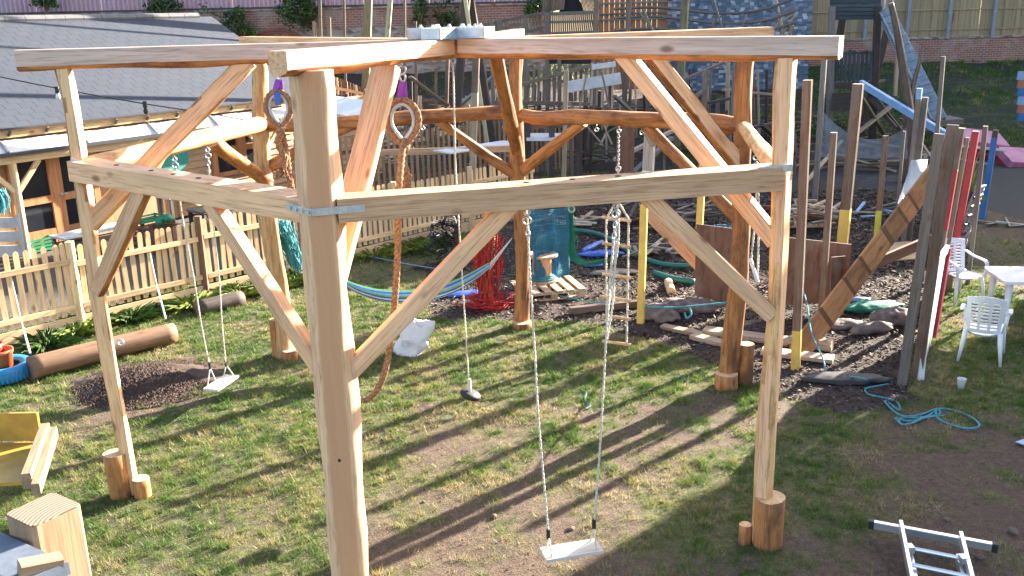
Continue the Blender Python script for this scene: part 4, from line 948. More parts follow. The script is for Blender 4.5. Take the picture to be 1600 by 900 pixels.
# cable spool on a pallet
M_PAL = wood('pallet_wood', (.50, .38, .26), (.36, .25, .16), gs=14)
pc_ = G(855, 458); rzp = .25
pal = thing('pallet', 'pale wooden pallet under the cable spool', 'pallet', pc_); R = Matrix.Translation(pc_) @ Matrix.Rotation(rzp, 4, 'Z')
for q in range(6): mb = MB(); mb.box((-.45+q*.18, 0, .13), (.11, .8, .02)); mb.build('top_board', M_PAL, pal, M=R)
for q in (-1, 0, 1):
    mb = MB(); mb.box((0, q*.36, .105), (1.0, .09, .022)); mb.build('stringer', M_PAL, pal, M=R)
    mb = MB(); mb.box((0, q*.36, .012), (1.0, .09, .02)); mb.build('bottom_board', M_PAL, pal, M=R)
    for s_ in (-1, 0, 1): mb = MB(); mb.box((s_*.44, q*.36, .058), (.1, .09, .07)); mb.build('block', M_PAL, pal, M=R)
sc_ = G(848, 455)+Vector((0, .12, .145)); sp = thing('cable_spool', 'wooden cable spool with teal rope coiled round its foot', 'spool', sc_)
for z, nm in ((.0, 'flange'), (.40, 'flange')):
    mb = MB(); mb.lathe(sc_+Vector((0, 0, z)), [(.04, 0), (.25, 0), (.25, .03), (.04, .03), (.04, 0)], 28); f_ = mb.build(nm, M_PLY if False else M_PAL, sp)
mb = MB(); mb.lathe(sc_+Vector((0, 0, .03)), [(.15, 0), (.15, .37)], 24); mb.build('drum', M_SAWN, sp, smooth=True)
for i in range(3): mb = MB(); ring_mb(mb, sc_+Vector((0, 0, .05+i*.022)), .21-.02*i, .014, Vector((0, 0, 1)), 26); mb.build('coiled_rope', M_TURQ, sp, smooth=True)

# ---- upright posts.  top px, base px, width m, depth m, materials by length share, label
posts = []
def upost(tx, ty, bx, by, w_, mats, label, group=None, d_=None, yb=None, cat='post', rz=.35, cap=False, name='upright_post'):
    b0 = T(bx, by) if yb is None else flat(W(bx, by, yb), 0)
    if yb is not None: b0.z = terrf(b0.x, b0.y)
    t0 = W(tx, ty, b0.y); t0 = b0+(t0-b0)*(1.75 if ty < -5 and b0.y > 20 else 1); d_ = d_ or w_*1.1; rz = math.atan2(b0.x, b0.y)+.16; upv = Vector((math.sin(rz), math.cos(rz), 0))
    root = thing(name, label, cat, b0, group); a = b0-Vector((0, 0, .1)); prev = 0
    for frac, mt, nm in mats:
        slab(nm, a.lerp(t0, prev), a.lerp(t0, frac), w_*.70*(1 if nm == 'post' else 1.03), d_*.8*(1 if nm == 'post' else 1.03), mt, root, up=upv, jit=0); prev = frac
    return root, b0, t0
OLD = [(1, M_OLD, 'post')]; OLDG = [(1, M_OLDG, 'post')]
PG = 'upright posts planted in the wood chip'
upost(1262, 125, 1243, 578, .135, [(.17, M_YELP, 'painted_band'), (1, M_OLD, 'post')], 'tall brown post with yellow foot just right of the right front frame post', PG)
upost(1303, 207, 1283, 500, .115, [(.1, M_YELP, 'painted_band'), (1, M_OLD, 'post')], 'brown post left of the yellow banded post, lower than its left neighbour', PG)
upost(1341, 131, 1310, 440, .21, [(.22, M_OLD, 'post'), (.40, M_YELP, 'painted_band'), (.55, M_OLD, 'post'), (.74, M_OLD, 'post'), (1, M_OLD, 'post')], 'tall brown post with yellow painted band behind the ply board', PG)
upost(1384, 212, 1366, 412, .12, [(.2, M_OLD, 'post'), (.45, M_YELG, 'painted_band'), (1, M_OLD, 'post')], 'short brown post with lime yellow band behind the leaning orange plank', PG)
upost(1437, 138, 1410, 395, .12, [(.94, M_OLDG, 'post'), (1, M_LBLUE, 'painted_band')], 'slim grey post, pale blue tip standing for its lit edge, above the leaning plank', PG)  # pale blue top piece stands in for light on the post edge
upost(1446, 152, 1418, 392, .13, OLDG, 'slim grey post directly right of the pale blue tipped post', PG)
upost(1474, 88, 1452, 360, .10, OLDG, 'tallest thin grey pole among the right hand posts', PG)
upost(1468, 209, 1408, 604, .15, OLDG, 'nearest grey post of the right hand screen', PG, d_=.08)
upost(1489, 195, 1432, 590, .17, OLD, 'broad brown grey post second in the right hand screen', PG, d_=.07)
upost(1502, 200, 1450, 500, .13, [(.5, M_OLD, 'post'), (.80, M_REDP, 'painted_band'), (1, M_OLD, 'post')], 'brown post with red painted middle behind the white framed board', PG)
upost(1525, 205, 1480, 455, .13, [(.25, M_OLD, 'post'), (1, M_REDP, 'painted_band')], 'post painted bright red on the upper part', PG)
upost(1540, 197, 1512, 445, .09, OLDG, 'thin grey post right of the bright red post', PG)
upost(1556, 203, 1534, 342, .14, [(.03, M_BLUEP, 'post'), (.92, M_BLUEP, 'painted_band'), (1, M_DARKW, 'post')], 'bright blue painted post at the right', PG)
upost(1232, 145, 1222, 330, .13, OLDG, 'dim grey post just behind the right front frame post', PG)
upost(1290, 60, 1272, 330, .15, OLDG, 'tall grey pole left of the slide tower', PG)
upost(1008, 268, 1000, 524, .125, [(.12, M_DARKW, 'post'), (.82, M_YELP, 'painted_band'), (1, M_DARKW, 'post')], 'yellow painted post with dark top in the middle of the wood chip', PG)
upost(1099, 240, 1088, 440, .14, [(.45, M_OLD, 'post'), (1, M_YELP, 'painted_band')], 'yellow topped post rising behind the brown ply board', PG)
upost(1017, 188, 1008, 345, .30, [(1, wood('pale_board', (.60, .52, .42), (.48, .40, .31), gs=8), 'post')], 'wide pale sunlit board post behind the middle of the frame', PG)
upost(718, 325, 712, 402, .16, [(1, M_BROWNW, 'post')], 'short reddish brown post by the black net', PG)
upost(744, 90, 735, 345, .19, [(.8, M_PAL, 'post'), (1, M_OLD, 'post')], 'weathered post seen between hub and back frame post', PG)
upost(885, 110, 880, 310, .14, [(1, M_PAL, 'post')], 'weathered post just right of the back frame post', PG)
upost(976, 112, 968, 262, .10, OLDG, 'thin grey post beside the pale sunlit railing', PG)
upost(1033, 95, 1026, 250, .08, OLDG, 'very thin lit pole seen between upper braces', PG)
upost(1103, 110, 1094, 262, .20, OLD, 'square post with pale lit edge behind the upper ring beam', PG)
upost(1148, 96, 1138, 265, .10, OLDG, 'thin lit pole directly left of the right rear frame post', PG)
PB2 = 'tall poles of the back playground'
upost(576, -20, 568, 240, .30, [(1, wood('mossy_pole', (.22, .20, .11), (.13, .12, .07), gs=6), 'post')], 'thick mossy leaning pole rising behind the left top beam', PB2)
upost(611, -20, 578, 150, .16, [(1, wood('pale_pole', (.52, .44, .26), (.38, .31, .17), gs=6), 'post')], 'pale leaning pole crossing the thick mossy pole', PB2, yb=24.5)
upost(729, -15, 700, 215, .28, [(1, M_DARKW, 'post')], 'dark leaning pole behind the steel hub, left leg', PB2, yb=24)
upost(733, -20, 778, 210, .26, [(1, M_DARKW, 'post')], 'dark leaning pole behind the steel hub, right leg', PB2, yb=24.3)
upost(726, -10, 770, 190, .12, [(1, wood('pale_pole', (.52, .44, .26), (.38, .31, .17), gs=6), 'post')], 'thin pale pole propped against the dark leaning legs', PB2, yb=23.4)
upost(933, -20, 920, 250, .17, OLD, 'tall dark pole with lit right edge, left of a pair above the beam', PB2)
upost(984, -20, 972, 250, .16, OLD, 'tall dark pole with lit right edge, right of a pair above the beam', PB2)
upost(1072, -20, 1056, 255, .27, [(1, wood('mossy_pole', (.22, .20, .11), (.13, .12, .07), gs=6), 'post')], 'thick mossy pole in front of the blue slate wall', PB2)
upost(1114, 28, 1106, 235, .09, OLDG, 'thin pole with lit edge in front of the blue slate wall', PB2)
for i, (a, b_, c_, d_, w_, l_) in enumerate(((491, 33, 489, 150, .14, 'short round pole left in the row before the brick wall'), (499, -15, 497, 150, .12, 'tall slim pole second in the row before the brick wall'), (514, 27, 512, 150, .13, 'short pole third in the row before the brick wall'), (537, -15, 534, 150, .09, 'thin tall pole fourth in the row before the brick wall'), (632, -15, 628, 160, .09, 'thin tall grey pole left of the steel hub'), (649, 33, 646, 150, .10, 'short pale pointed stake near the hub'))):
    upost(a, b_, c_, d_, w_, OLD, l_, PB2, yb=27)
upost(1413, 205, 1398, 372, .07, OLDG, 'slender grey stake between lime banded post and blue tipped post', PG)
upost(1328, 200, 1318, 345, .07, OLDG, 'slender grey stake just left of the big yellow banded post', PG)
upost(1512, 215, 1466, 470, .07, OLD, 'slender brown stake close left of the bright red post', PG)
# leaning orange board with dark bands
p0, p1 = T(1245, 560), W(1462, 268, 13.6)
p0 = W(1245, 548, 11.0); p0.z = .02
bd = thing('leaning_plank', 'long orange brown plank with dark bands leaning up to the right screen', 'plank', p0)
L_ = (p1-p0); bands = [0, .17, .19, .33, .345, .44, .455, .60, .625, .72, .735, .80, .815, 1]
for i in range(len(bands)-1):
    slab('board' if i % 2 == 0 else 'dark_band', p0+L_*bands[i], p0+L_*bands[i+1], .29, .05 if i % 2 == 0 else .054, M_ORANGEW if i % 2 == 0 else plain('dark_stain', (.16, .075, .03), .8), bd, up=Vector((.3, -1, .25)))
a, c_ = W(1330, 428, 13.0), W(1500, 355, 14.8); tag(slab('cross_plank', a, c_, .05, .17, M_BROWNW), 'brown plank crossing low behind the leaning orange plank', 'plank')
a, c_ = T(1370, 405)+Vector((0, 0, .1)), T(1432, 402)+Vector((0, 0, .12)); tag(slab('flat_board', a, c_, .55, .03, M_SAWN2, up=Vector((.2, -.3, 1))), 'pale flat board on chips below the leaning plank', 'board')
# ply boards
def board(label, corners, th, mat, name='ply_board', cat='board', parent=None):
    mb = MB(); n_ = (corners[1]-corners[0]).cross(corners[3]-corners[0]).normalized()*th
    mb.add(corners+[c-n_ for c in corners], [(0, 1, 2, 3), (7, 6, 5, 4), (0, 4, 5, 1), (1, 5, 6, 2), (2, 6, 7, 3), (3, 7, 4, 0)]); o = mb.build(name, mat, parent)
    return tag(o, label, cat) if label else o
y1 = T(1115, 478).y
board('brown weathered ply board standing behind the lower right brace', [W(1085, 462, y1), W(1152, 478, y1-.2), W(1152, 358, y1-.2), W(1088, 350, y1)], .02, M_PLY)
y1 = T(1275, 472).y-.6
board('wide brown ply board between the brown uprights', [W(1212, 478, y1), W(1322, 470, y1+.1), W(1331, 382, y1+.1), W(1222, 370, y1)], .02, M_PLY)
board('narrow dark ply board beside the base of the lime banded post', [W(1296, 500, y1-.5), W(1318, 492, y1-.4), W(1322, 400, y1-.4), W(1300, 402, y1-.5)], .02, M_PLY)
a, c_ = W(1008, 330, 13.2), W(1112, 432, 13.6); tag(slab('leaning_plank', a, W(1112, 436, 13.9), .16, .05, M_SAWN, up=Vector((0, -1, .3))), 'plank slanting beneath and behind the lower right brace', 'plank')
# white framed board screen
wf = thing('framed_screen', 'white framed board screen fixed to the nearest grey posts', 'screen', T(1440, 595))
q0, q1, q2, q3 = W(1437, 598, 10.2), W(1454, 545, 11.6), W(1480, 388, 11.8), W(1452, 425, 10.4)
slab('frame_top', q3, q2, .05, .09, M_WHITEP, wf); slab('frame_bottom', q0, q1, .05, .09, M_WHITEP, wf); slab('frame_side', q0, q3, .07, .08, M_WHITEP, wf)
board(None, [q0.lerp(q1, .03), q1, q2, q3.lerp(q2, .03)], .015, M_WHITEP, 'panel', parent=wf)
slab('rear_post', q1, q2, .1, .08, M_REDP, wf)
# knotted net ladder (chain of pale knots) right of the red posts
netl = thing('knotted_net', 'black and pale knotted scramble net hanging from the red post', 'net', T(1470, 470))
for j in range(3):
    pts = [W(1527+j*5, 290, 15.2+j*.2), W(1508+j*5, 345, 15.0), W(1488+j*5, 410, 14.6), W(1468+j*5, 465, 14.2)]
    rope('net_rope', spline(pts, 8), .035, plain('pale_net_rope', (.40, .34, .30), .9, c2=(.12, .09, .08), ns=30), netl, 3, .35, n=5)
mb = MB()
for i in range(12):
    t_ = i/12; p = W(1527-58*t_, 295+170*t_, 15.1-.9*t_); mb.tube([p, W(1540-58*t_, 290+172*t_, 15.5-.9*t_)], .02, 5)
mb.build('net_cross_rope', M_BLACK, netl)
tag(slab('black_strap', W(1517, 300, 15), W(1488, 350, 14.8), .08, .03, M_BLACK), 'black strap slanting from the red post', 'strap')
leafy('young yellow green shrub between grey screen and red post', W(1497, 300, 17)-Vector((0, 0, .45)), .35, 1.1, 60, M_LEAFY, 'shrub', 'young_shrub')
# hanging plastic bag
bgm, t, b = nodes('clear_polythene'); b.inputs['Base Color'].default_value = (.62, .68, .74, 1); b.inputs['Alpha'].default_value = .55; b.inputs['Roughness'].default_value = .25
mb = MB(); yb_ = 15.5; cpts = [(1424, 250), (1450, 249), (1446, 275), (1432, 300), (1418, 322), (1402, 318), (1410, 296), (1418, 272)]
vs = [W(x_, y_, yb_+.12*math.sin(i*2.1)) for i, (x_, y_) in enumerate(cpts)]; cv = sum(vs, Vector())/8
mb.add(vs+[cv+Vector((0, -.14, 0)), cv+Vector((0, .14, 0))], [(i, (i+1) % 8, 8) for i in range(8)]+[((i+1) % 8, i, 9) for i in range(8)]); tag(mb.build('plastic_bag', bgm, smooth=True), 'clear crinkled plastic sheet caught on the grey posts above the leaning plank', 'plastic sheet')

# ---- nets
def netsheet(name, label, c4, nu, nv, mat, sag=.1, parent=None, r_=.006, cat='net', wob=.05):
    a, b_, c_, d_ = c4; mb = MB()
    def P(u, v): p = a.lerp(b_, u).lerp(d_.lerp(c_, u), v); return p+Vector((noise.noise(Vector((u*4, v*4, 1)))*wob, noise.noise(Vector((u*4, v*4, 7)))*wob*2, -sag*4*u*(1-u)*(1-v)))
    for i in range(nu+1): mb.tube([P(i/nu, v/12) for v in range(13)], r_, 3, cap=False)
    for j in range(nv+1): mb.tube([P(u/14, j/nv) for u in range(15)], r_, 3, cap=False)
    o = mb.build(name, mat, parent); o['kind'] = 'stuff'; return tag(o, label, cat) if label else o
netsheet('hanging_net', 'fine dark blue net hanging between the back frame post and dark poles', [W(822, 325, 14), W(893, 322, 14.6), W(889, 432, 14.6), W(838, 440, 14.0)], 34, 44, M_NETB, .05, r_=.009)
netsheet('hanging_net', 'dark netting behind the hammock cords and the red netted post', [W(764, 350, 13.4), W(812, 330, 13.4), W(806, 470, 13.3), W(770, 470, 13.3)], 16, 34, M_NETK, .05)
netsheet('hanging_net', 'pale grey net panel sagging beneath the slide tower', [W(1284, 172, 22), W(1416, 200, 21.5), W(1418, 248, 21.5), W(1278, 245, 22)], 60, 26, M_NETW, .45, r_=.006)
netsheet('hanging_net', 'blue green net stretched beside the brown ply board', [W(1116, 350, 13.2), W(1148, 353, 13.2), W(1146, 420, 13.2), W(1120, 418, 13.2)], 12, 20, M_NETB, 0, r_=.008)
netsheet('hanging_net', 'black netting bunched beside the short reddish brown post', [W(680, 345, 16), W(712, 330, 16.2), W(712, 400, 16), W(668, 392, 15.8)], 22, 24, M_BLACK, 0.05, r_=.009, wob=.3)
netbundle('green_net_rope', 'green net gathered in a rope and trailing on the chips behind the cable spool', [W(890, 320, 14.6), W(893, 370, 14.6), W(896, 400, 14.5), W(915, 412, 14.2), W(945, 408, 14)], .045, M_NETG, n=50)
netbundle('blue_net_bundle', 'turquoise net bundle hanging beside the left rear frame post', [W(438, 348, 11.6), W(450, 380, 11.7), W(466, 418, 11.8)], .09, M_TURQ, n=110)
rd = thing('red_net_post', 'post wrapped in bright red netting with a heap at its foot', 'post', T(768, 480))
gb_ = T(764, 478); tpz = W(764, 320, gb_.y)
logp('post', gb_, tpz, .10, .09, [M_SAWN, M_NAT], rd, wav=.05, seed=90)
tag(netbundle('red_netting', None, [gb_+Vector((0, 0, .1)), gb_+Vector((0, 0, .7)), W(764, 372, gb_.y)], .15, M_NETR, n=170, parent=rd), kind='stuff')
tag(netbundle('red_net_heap', None, [T(742, 478)+Vector((0, 0, .06)), T(765, 478)+Vector((0, -.15, .08)), T(795, 474)+Vector((0, 0, .05))], .16, M_NETR, n=130, parent=rd), kind='stuff')
g_ = T(803, 470); tag(logp('cut_log', T(785, 474)+Vector((0, 0, .06)), T(812, 466)+Vector((0, 0, .06)), .06, .06, [M_SAWN, M_NATP], seed=91), 'short pale cut log lying by the red net heap', 'log')
# ---- ground litter in the wood chip
def hose(name, label, pts, r_, mat, cat='hose', z=.05, k=8): 
    P = [T(*q)+Vector((0, 0, z)) for q in pts]; mb = MB(); mb.tube(spline(P, k), r_, 8); return tag(mb.build(name, mat, smooth=True), label, cat)
M_HOSE = plain('green_hose', (.02, .17, .12), .45)
hose('green_pipe', 'wide green plastic pipe curving over the wood chip behind the rope ladder', [(862, 408), (838, 392), (848, 375), (890, 364), (940, 372), (985, 398), (1030, 416), (1080, 421)], .045, M_HOSE)
hose('green_pipe', 'straight green plastic pipe section by the grey sacks', [(1022, 432), (1050, 440), (1085, 446)], .055, M_HOSE)
hose('pale_pipe_stub', 'short clay pipe stub at the end of the green pipe', [(1044, 446), (1049, 462)], .07, M_SAWN2, 'pipe')
hose('thin_green_line', 'thin green cord from hammock post across the chips', [(835, 462), (880, 470), (925, 478), (1000, 480)], .009, M_TURQ, 'cord', .06)
hose('thin_blue_line', 'thin pale blue cord lying on the turf near the black net', [(560, 402), (600, 410), (640, 418), (680, 424)], .008, M_LBLUE, 'cord', .05)
pr = [W(1005, 480, T(1000, 522).y), W(1060, 480, 11.7), W(1135, 473, B_['D'].y)]; mb = MB(); mb.tube(spline(pr, 6), .012, 5); tag(mb.build('teal_line', M_TURQ, smooth=True), 'taut teal line tied from the yellow post to the right rear post', 'cord')
mb = MB(); mb.tube(spline([W(1076, 478, 11.6), W(1080, 490, 11.5), W(1073, 497, 11.5), W(1070, 488, 11.55)], 5), .014, 5); tag(mb.build('teal_loop', M_TURQ, smooth=True), 'small teal loop hanging from the taut teal line', 'cord')
def sack(label, c, l, w_, h, rz, mat, seed, name='soil_sack', cat='sack'):
    mb = MB(); nu, nv = 36, 20; R = Matrix.Rotation(rz, 3, 'Z')
    for i in range(nv+1):
        ph = math.pi*i/nv
        for j in range(nu):
            a = 2*math.pi*j/nu; q = Vector((math.cos(a)*math.sin(ph)*l/2, math.sin(a)*math.sin(ph)*w_/2, math.cos(ph)*h/2))
            f_ = 1+.28*noise.noise(q*(2.2/max(l, .01))*2+Vector((seed, 0, 0)))+.22*noise.noise(q*11+Vector((seed, 0, 0)))+.16*abs(noise.noise(q*24+Vector((seed, 3, 0)))); mb.v.append(tuple(c+Vector((0, 0, h*.4))+R @ (q*f_)))
    for i in range(nv):
        for j in range(nu): mb.f.append((i*nu+j, (i+1)*nu+j, (i+1)*nu+(j+1) % nu, i*nu+(j+1) % nu)); mb.m.append(0)
    return tag(mb.build(name, mat, smooth=True), label, cat)
sack('long crumpled grey sack lying behind the yellow post', T(1075, 487), 1.0, .34, .2, .05, M_GREYSACK, 3)
sack('grey white sack in front of the long sack, by the yellow post', T(1030, 500), .5, .36, .24, -.5, M_GREYSACK, 5)
sack('dark grey stone like sack on chips right of the leaning plank', T(1395, 506), .55, .35, .25, .2, M_GREYSACK, 8)
sack('pale crumpled sack lying below the dark one', T(1362, 520), .6, .22, .16, .15, M_GREYSACK, 11)
sack('flat grey sheet heap left of the pale crumpled sack', T(1315, 512), .6, .3, .12, .15, M_GREYSACK, 14)
M_TG = plain('green_tarp', (.02, .26, .16), .75, ns=12, c2=(.01, .13, .09)); M_BT = M_TARPB
sack('heap of bright green netting on the chips behind the nearest grey post', T(1362, 486), .85, .4, .14, .1, M_TG, 17, 'green_net_heap', 'net')
sack('small blue sheet scrap on the green net heap', T(1345, 472), .3, .12, .08, .1, M_LBLUE, 21, 'blue_sheet', 'sheet')
sack('crumpled blue tarpaulin behind the rope ladder', T(938, 400)+Vector((0, 0, 0)), .75, .3, .1, .1, M_BT, 24, 'blue_tarp', 'tarpaulin')
sack('folded strip of blue tarpaulin slanting above the crumpled one', T(925, 390), .8, .12, .12, 1.0, M_BT, 28, 'blue_tarp', 'tarpaulin')
sack('small blue tarpaulin scrap by the green net', T(927, 418), .28, .14, .06, .2, M_BT, 30, 'blue_tarp', 'tarpaulin')
sack('blue tarpaulin scrap behind the red netting', T(735, 462), .9, .25, .08, .1, M_BT, 33, 'blue_tarp', 'tarpaulin')
sack('grey crumpled sheet lying at the foot of the rope ladder', T(960, 428), .8, .3, .07, .1, M_GREYSACK, 36)
# dark tarp in the hollow and turquoise rope
sack('black sheet lying in the hollow beside the leaning plank foot', T(1320, 598), .95, .34, .1, -.15, M_BLACK, 40, 'black_sheet', 'sheet')
M_TQ2 = plain('turquoise_rope_light', (.10, .38, .44), .8, nz=.2, ns=40)
TQ = [W(1255, 452, 12.2), W(1262, 480, 11.6), W(1268, 520, 11.0), T(1285, 575)+Vector((0, 0, .1)), T(1292, 590)+Vector((0, 0, .03)), T(1310, 592)+Vector((0, 0, .03)), T(1345, 608)+Vector((0, 0, .12))]
TQ += [T(*q)+Vector((0, 0, .02)) for q in [(1360, 600), (1385, 598), (1392, 602), (1372, 607), (1352, 612), (1358, 620), (1385, 626), (1402, 632), (1405, 645), (1388, 634), (1382, 630), (1395, 645), (1412, 655), (1440, 650), (1462, 643), (1468, 650), (1440, 656), (1410, 658), (1405, 664), (1418, 668), (1445, 656), (1462, 645)]]
tq = thing('turquoise_rope', 'tangled turquoise rope lying on grass by the nearest grey post', 'rope', T(1420, 650))
rope('rope', spline(TQ, 7), .012, M_TQ2, tq, 2, .08, n=4)
rope('rope_loop', spline([T(*q)+Vector((0, 0, .02)) for q in [(1462, 643), (1480, 642), (1510, 652), (1528, 665), (1526, 673), (1505, 672), (1480, 665), (1464, 655), (1462, 643)]], 7), .014, M_TQ2, tq, 2, .08, n=4)
rope('rope_tail', spline([T(*q)+Vector((0, 0, .02)) for q in [(1405, 664), (1400, 656), (1420, 662), (1450, 655), (1478, 652)]], 7), .012, M_TQ2, tq, 2, .08, n=4)
sc2 = [T(*q)+Vector((0, 0, .015)) for q in [(908, 610), (916, 618), (914, 628), (922, 636), (915, 642)]]; mb = MB(); mb.tube(spline(sc2, 5), .008, 5); tag(mb.build('teal_cloth_scrap', M_TURQ), 'small teal scrap of frayed rope in the grass between the front swing ropes', 'scrap')
mb = MB(); mb.tube(spline([T(*q)+Vector((0, 0, .015)) for q in [(1055, 595), (1065, 590), (1072, 598)]], 5), .008, 5); tag(mb.build('blue_cloth_scrap', M_BLUEP), 'tiny blue scrap in the grass left of the right rear post', 'scrap')
# paper cup
g_ = T(1501, 608); mb = MB(); mb.lathe(g_, [(0, .0), (.035, 0), (.048, .115), (.051, .12), (.046, .12), (.033, .01), (0, .01)], 18)
cup = thing('paper_cup', 'white paper cup standing on a patch of grass near the plastic chairs', 'cup', g_); mb.build('cup', M_WPLAS, cup, smooth=True)
# planks on the ground
M_PLK = wood('lying_plank', (.46, .35, .24), (.32, .23, .15), gs=12)
for (a, c_, w_, h_, lb) in (((1035, 514), (1100, 528), .14, .05, 'narrow plank lying left of the right rear frame post'), ((1082, 530), (1150, 546), .16, .06, 'plank lying nearest the grass beside the right rear post'), ((1100, 522), (1300, 548), .22, .07, 'wide plank lying behind the right rear frame post'),
                          ((1190, 552), (1302, 566), .22, .05, 'pale plank lying by the foot of the leaning plank'), ((890, 492), (1000, 480), .10, .10, 'old dark timber edging log under the rope ladder'), ((1240, 538), (1300, 548), .15, .12, 'short squared offcut on the wide plank')):
    p0, p1 = T(*a)+Vector((0, 0, h_/2+.01)), T(*c_)+Vector((0, 0, h_/2+.01)); tag(slab('ground_plank', p0, p1, w_, h_, M_PLK if 'dark' not in lb else M_OLD, up=Vector((0, 0, 1))), lb, 'plank')
mb = MB(); g_ = T(1345, 455)
# ================================================================== plastic chairs and table
def pchair(label, c, rz, slots=True, tilt=0):
    root = thing('plastic_chair', label, 'chair', c, 'white plastic garden chairs', rz); R = Matrix.Translation(Vector(c)) @ Matrix.Rotation(rz, 4, 'Z') @ Matrix.Scale(.93, 4)
    # front is -y
    mb = MB(); g_ = []
    for i in range(9):
        for j in range(9):
            u, v = i/8-.5, j/8-.5; mb.v.append((u*(.46-.05*(v+.5)), v*.44, .42-.025*math.cos(u*math.pi)*1.0-.02*(v+.5)+.02*(abs(u)*2)**3)); mb.v.append((u*(.46-.05*(v+.5)), v*.44, .40-.025*math.cos(u*math.pi)-.02*(v+.5)+.02*(abs(u)*2)**3))
    for i in range(8):
        for j in range(8):
            a = (i*9+j)*2; b_ = ((i+1)*9+j)*2; c_ = ((i+1)*9+j+1)*2; d_ = (i*9+j+1)*2
            mb.f += [(a, b_, c_, d_), (d_+1, c_+1, b_+1, a+1)]; mb.m += [0, 0]
    mb.build('seat', M_WPLAS, root, smooth=True, M=R)
    bk = MB(); nrow = 8
    def bp_(u, z): k = (z-.42)/.45; return Vector((u*(.40+.05*k), .21+.10*k+.05*(1-(2*u)**2)*0-.04*(2*u)**2, z))
    def strip(u0, u1, z0, z1):
        q = [bp_(u0, z0), bp_(u1, z0), bp_(u1, z1), bp_(u0, z1)]; off = Vector((0, .018, 0)); bk.add(q+[x_+off for x_ in q], [(0, 1, 2, 3), (7, 6, 5, 4), (0, 4, 5, 1), (1, 5, 6, 2), (2, 6, 7, 3), (3, 7, 4, 0)])
    for u0, u1 in ((-.5, -.38), (-.19, -.11), (.11, .19), (.38, .5)): 
        for q in range(4): strip(u0, u1, .42+q*.105, .42+(q+1)*.105)
    for q in range(9): z = .43+q*.047; strip(-.38, -.19, z, z+.022); strip(-.11, .11, z, z+.022); strip(.19, .38, z, z+.022)
    for u in range(10): a, b_ = -.5+u*.1, -.4+u*.1; strip(a, b_, .84, .84+.055+.03*math.cos((a+b_)/2*math.pi)); strip(a, b_, .40, .45)
    bk.build('backrest', M_WPLAS, root, M=R)
    for sx_ in (-1, 1):
        mb = MB(); mb.tube([(sx_*.22, -.20, .40), (sx_*.235, -.235, .25), (sx_*.26, -.27, 0)], [.032, .028, .018], 8); mb.build('leg', M_WPLAS, root, smooth=True, M=R)
        mb = MB(); mb.tube([(sx_*.20, .20, .42), (sx_*.22, .25, .25), (sx_*.25, .30, 0)], [.034, .03, .018], 8); mb.build('leg', M_WPLAS, root, smooth=True, M=R)
        mb = MB(); arm = spline([(sx_*.24, .25, .72), (sx_*.275, .12, .67), (sx_*.285, -.05, .655), (sx_*.275, -.20, .64), (sx_*.255, -.25, .56), (sx_*.24, -.23, .40)], 4)
        for a, b_ in zip(arm[:-1], arm[1:]): mb.bar(a, b_, .05, .022, up=Vector((0, .3, 1)))
        mb.build('armrest', M_WPLAS, root, M=R)
    return root
pchair('nearer white plastic chair turned towards the white table', Vector((G(1535, 560).x, G(1535, 560).y+.05, 0)), math.radians(150))
pchair('further white plastic chair with slotted back behind the table', Vector((5.98+.62, 13.25, 0)), math.radians(12))
tc_ = G(1570, 515); tt = thing('plastic_table', 'white plastic garden table at the right edge between two chairs', 'table', tc_)
c4 = [W(1503, 446, 11.9), W(1503, 452, 11.9)]
zt = .70; tcx, tcy = 6.95, 12.05
mb = MB(); Rt = Matrix.Translation((tcx, tcy, 0)) @ Matrix.Rotation(math.radians(-8), 4, 'Z')
out = []
for sx_, sy_, a0 in ((1, 1, 0), (-1, 1, 90), (-1, -1, 180), (1, -1, 270)):
    for q in range(5): a = math.radians(a0+22.5*q); out.append((sx_*.40+.08*math.cos(a), sy_*.32+.08*math.sin(a)))
n = len(out); mb.add([(x_, y_, zt) for x_, y_ in out]+[(x_, y_, zt-.035) for x_, y_ in out], [tuple(range(n)), tuple(range(n, 2*n))[::-1]]+[(i, i+n, (i+1) % n+n, (i+1) % n) for i in range(n)]); mb.build('top', M_WPLAS, tt, M=Rt)
for sx_ in (-1, 1):
    for sy_ in (-1, 1): mb = MB(); mb.tube([(sx_*.36, sy_*.28, zt-.03), (sx_*.38, sy_*.31, 0)], [.05, .028], 8); mb.build('leg', M_WPLAS, tt, smooth=True, M=Rt)
# aluminium ladder with stabiliser bar
la, lb_ = W(1357, 812, 6.95), W(1558, 850, 6.6)
ld = thing('aluminium_ladder', 'aluminium extension ladder lying on the ground with its wide stabiliser foot', 'ladder', G(1450, 850))
sb0, sb1 = G(1357, 818, .10), G(1559, 856, .10)
slab('stabiliser_bar', sb0, sb1, .045, .065, M_ALU, ld)
for a, c_ in ((0, .045), (.955, 1)): slab('end_cap', sb0.lerp(sb1, a), sb0.lerp(sb1, c_), .055, .075, M_BLACK, ld)
dl = (G(1420, 930, .1)-G(1409, 823, .1)); sL0 = G(1408, 824, .14); sR0 = G(1502, 842, .14); 
eL, eR = G(1428, 925, .14), G(1526, 935, .14)
for a, e_ in ((sL0, eL), (sR0, eR)):
    dd_ = (e_-a).normalized(); e2 = a+dd_*1.6
    slab('stile', a-dd_*.05, e2, .03, .08, M_ALU, ld); sh = Vector((sR0-sL0)).normalized()*(.045 if a is sL0 else -.045); slab('stile', a+sh+dd_*.2-Vector((0, 0, .06)), e2+sh-Vector((0, 0, .06)), .025, .07, M_ALU, ld)
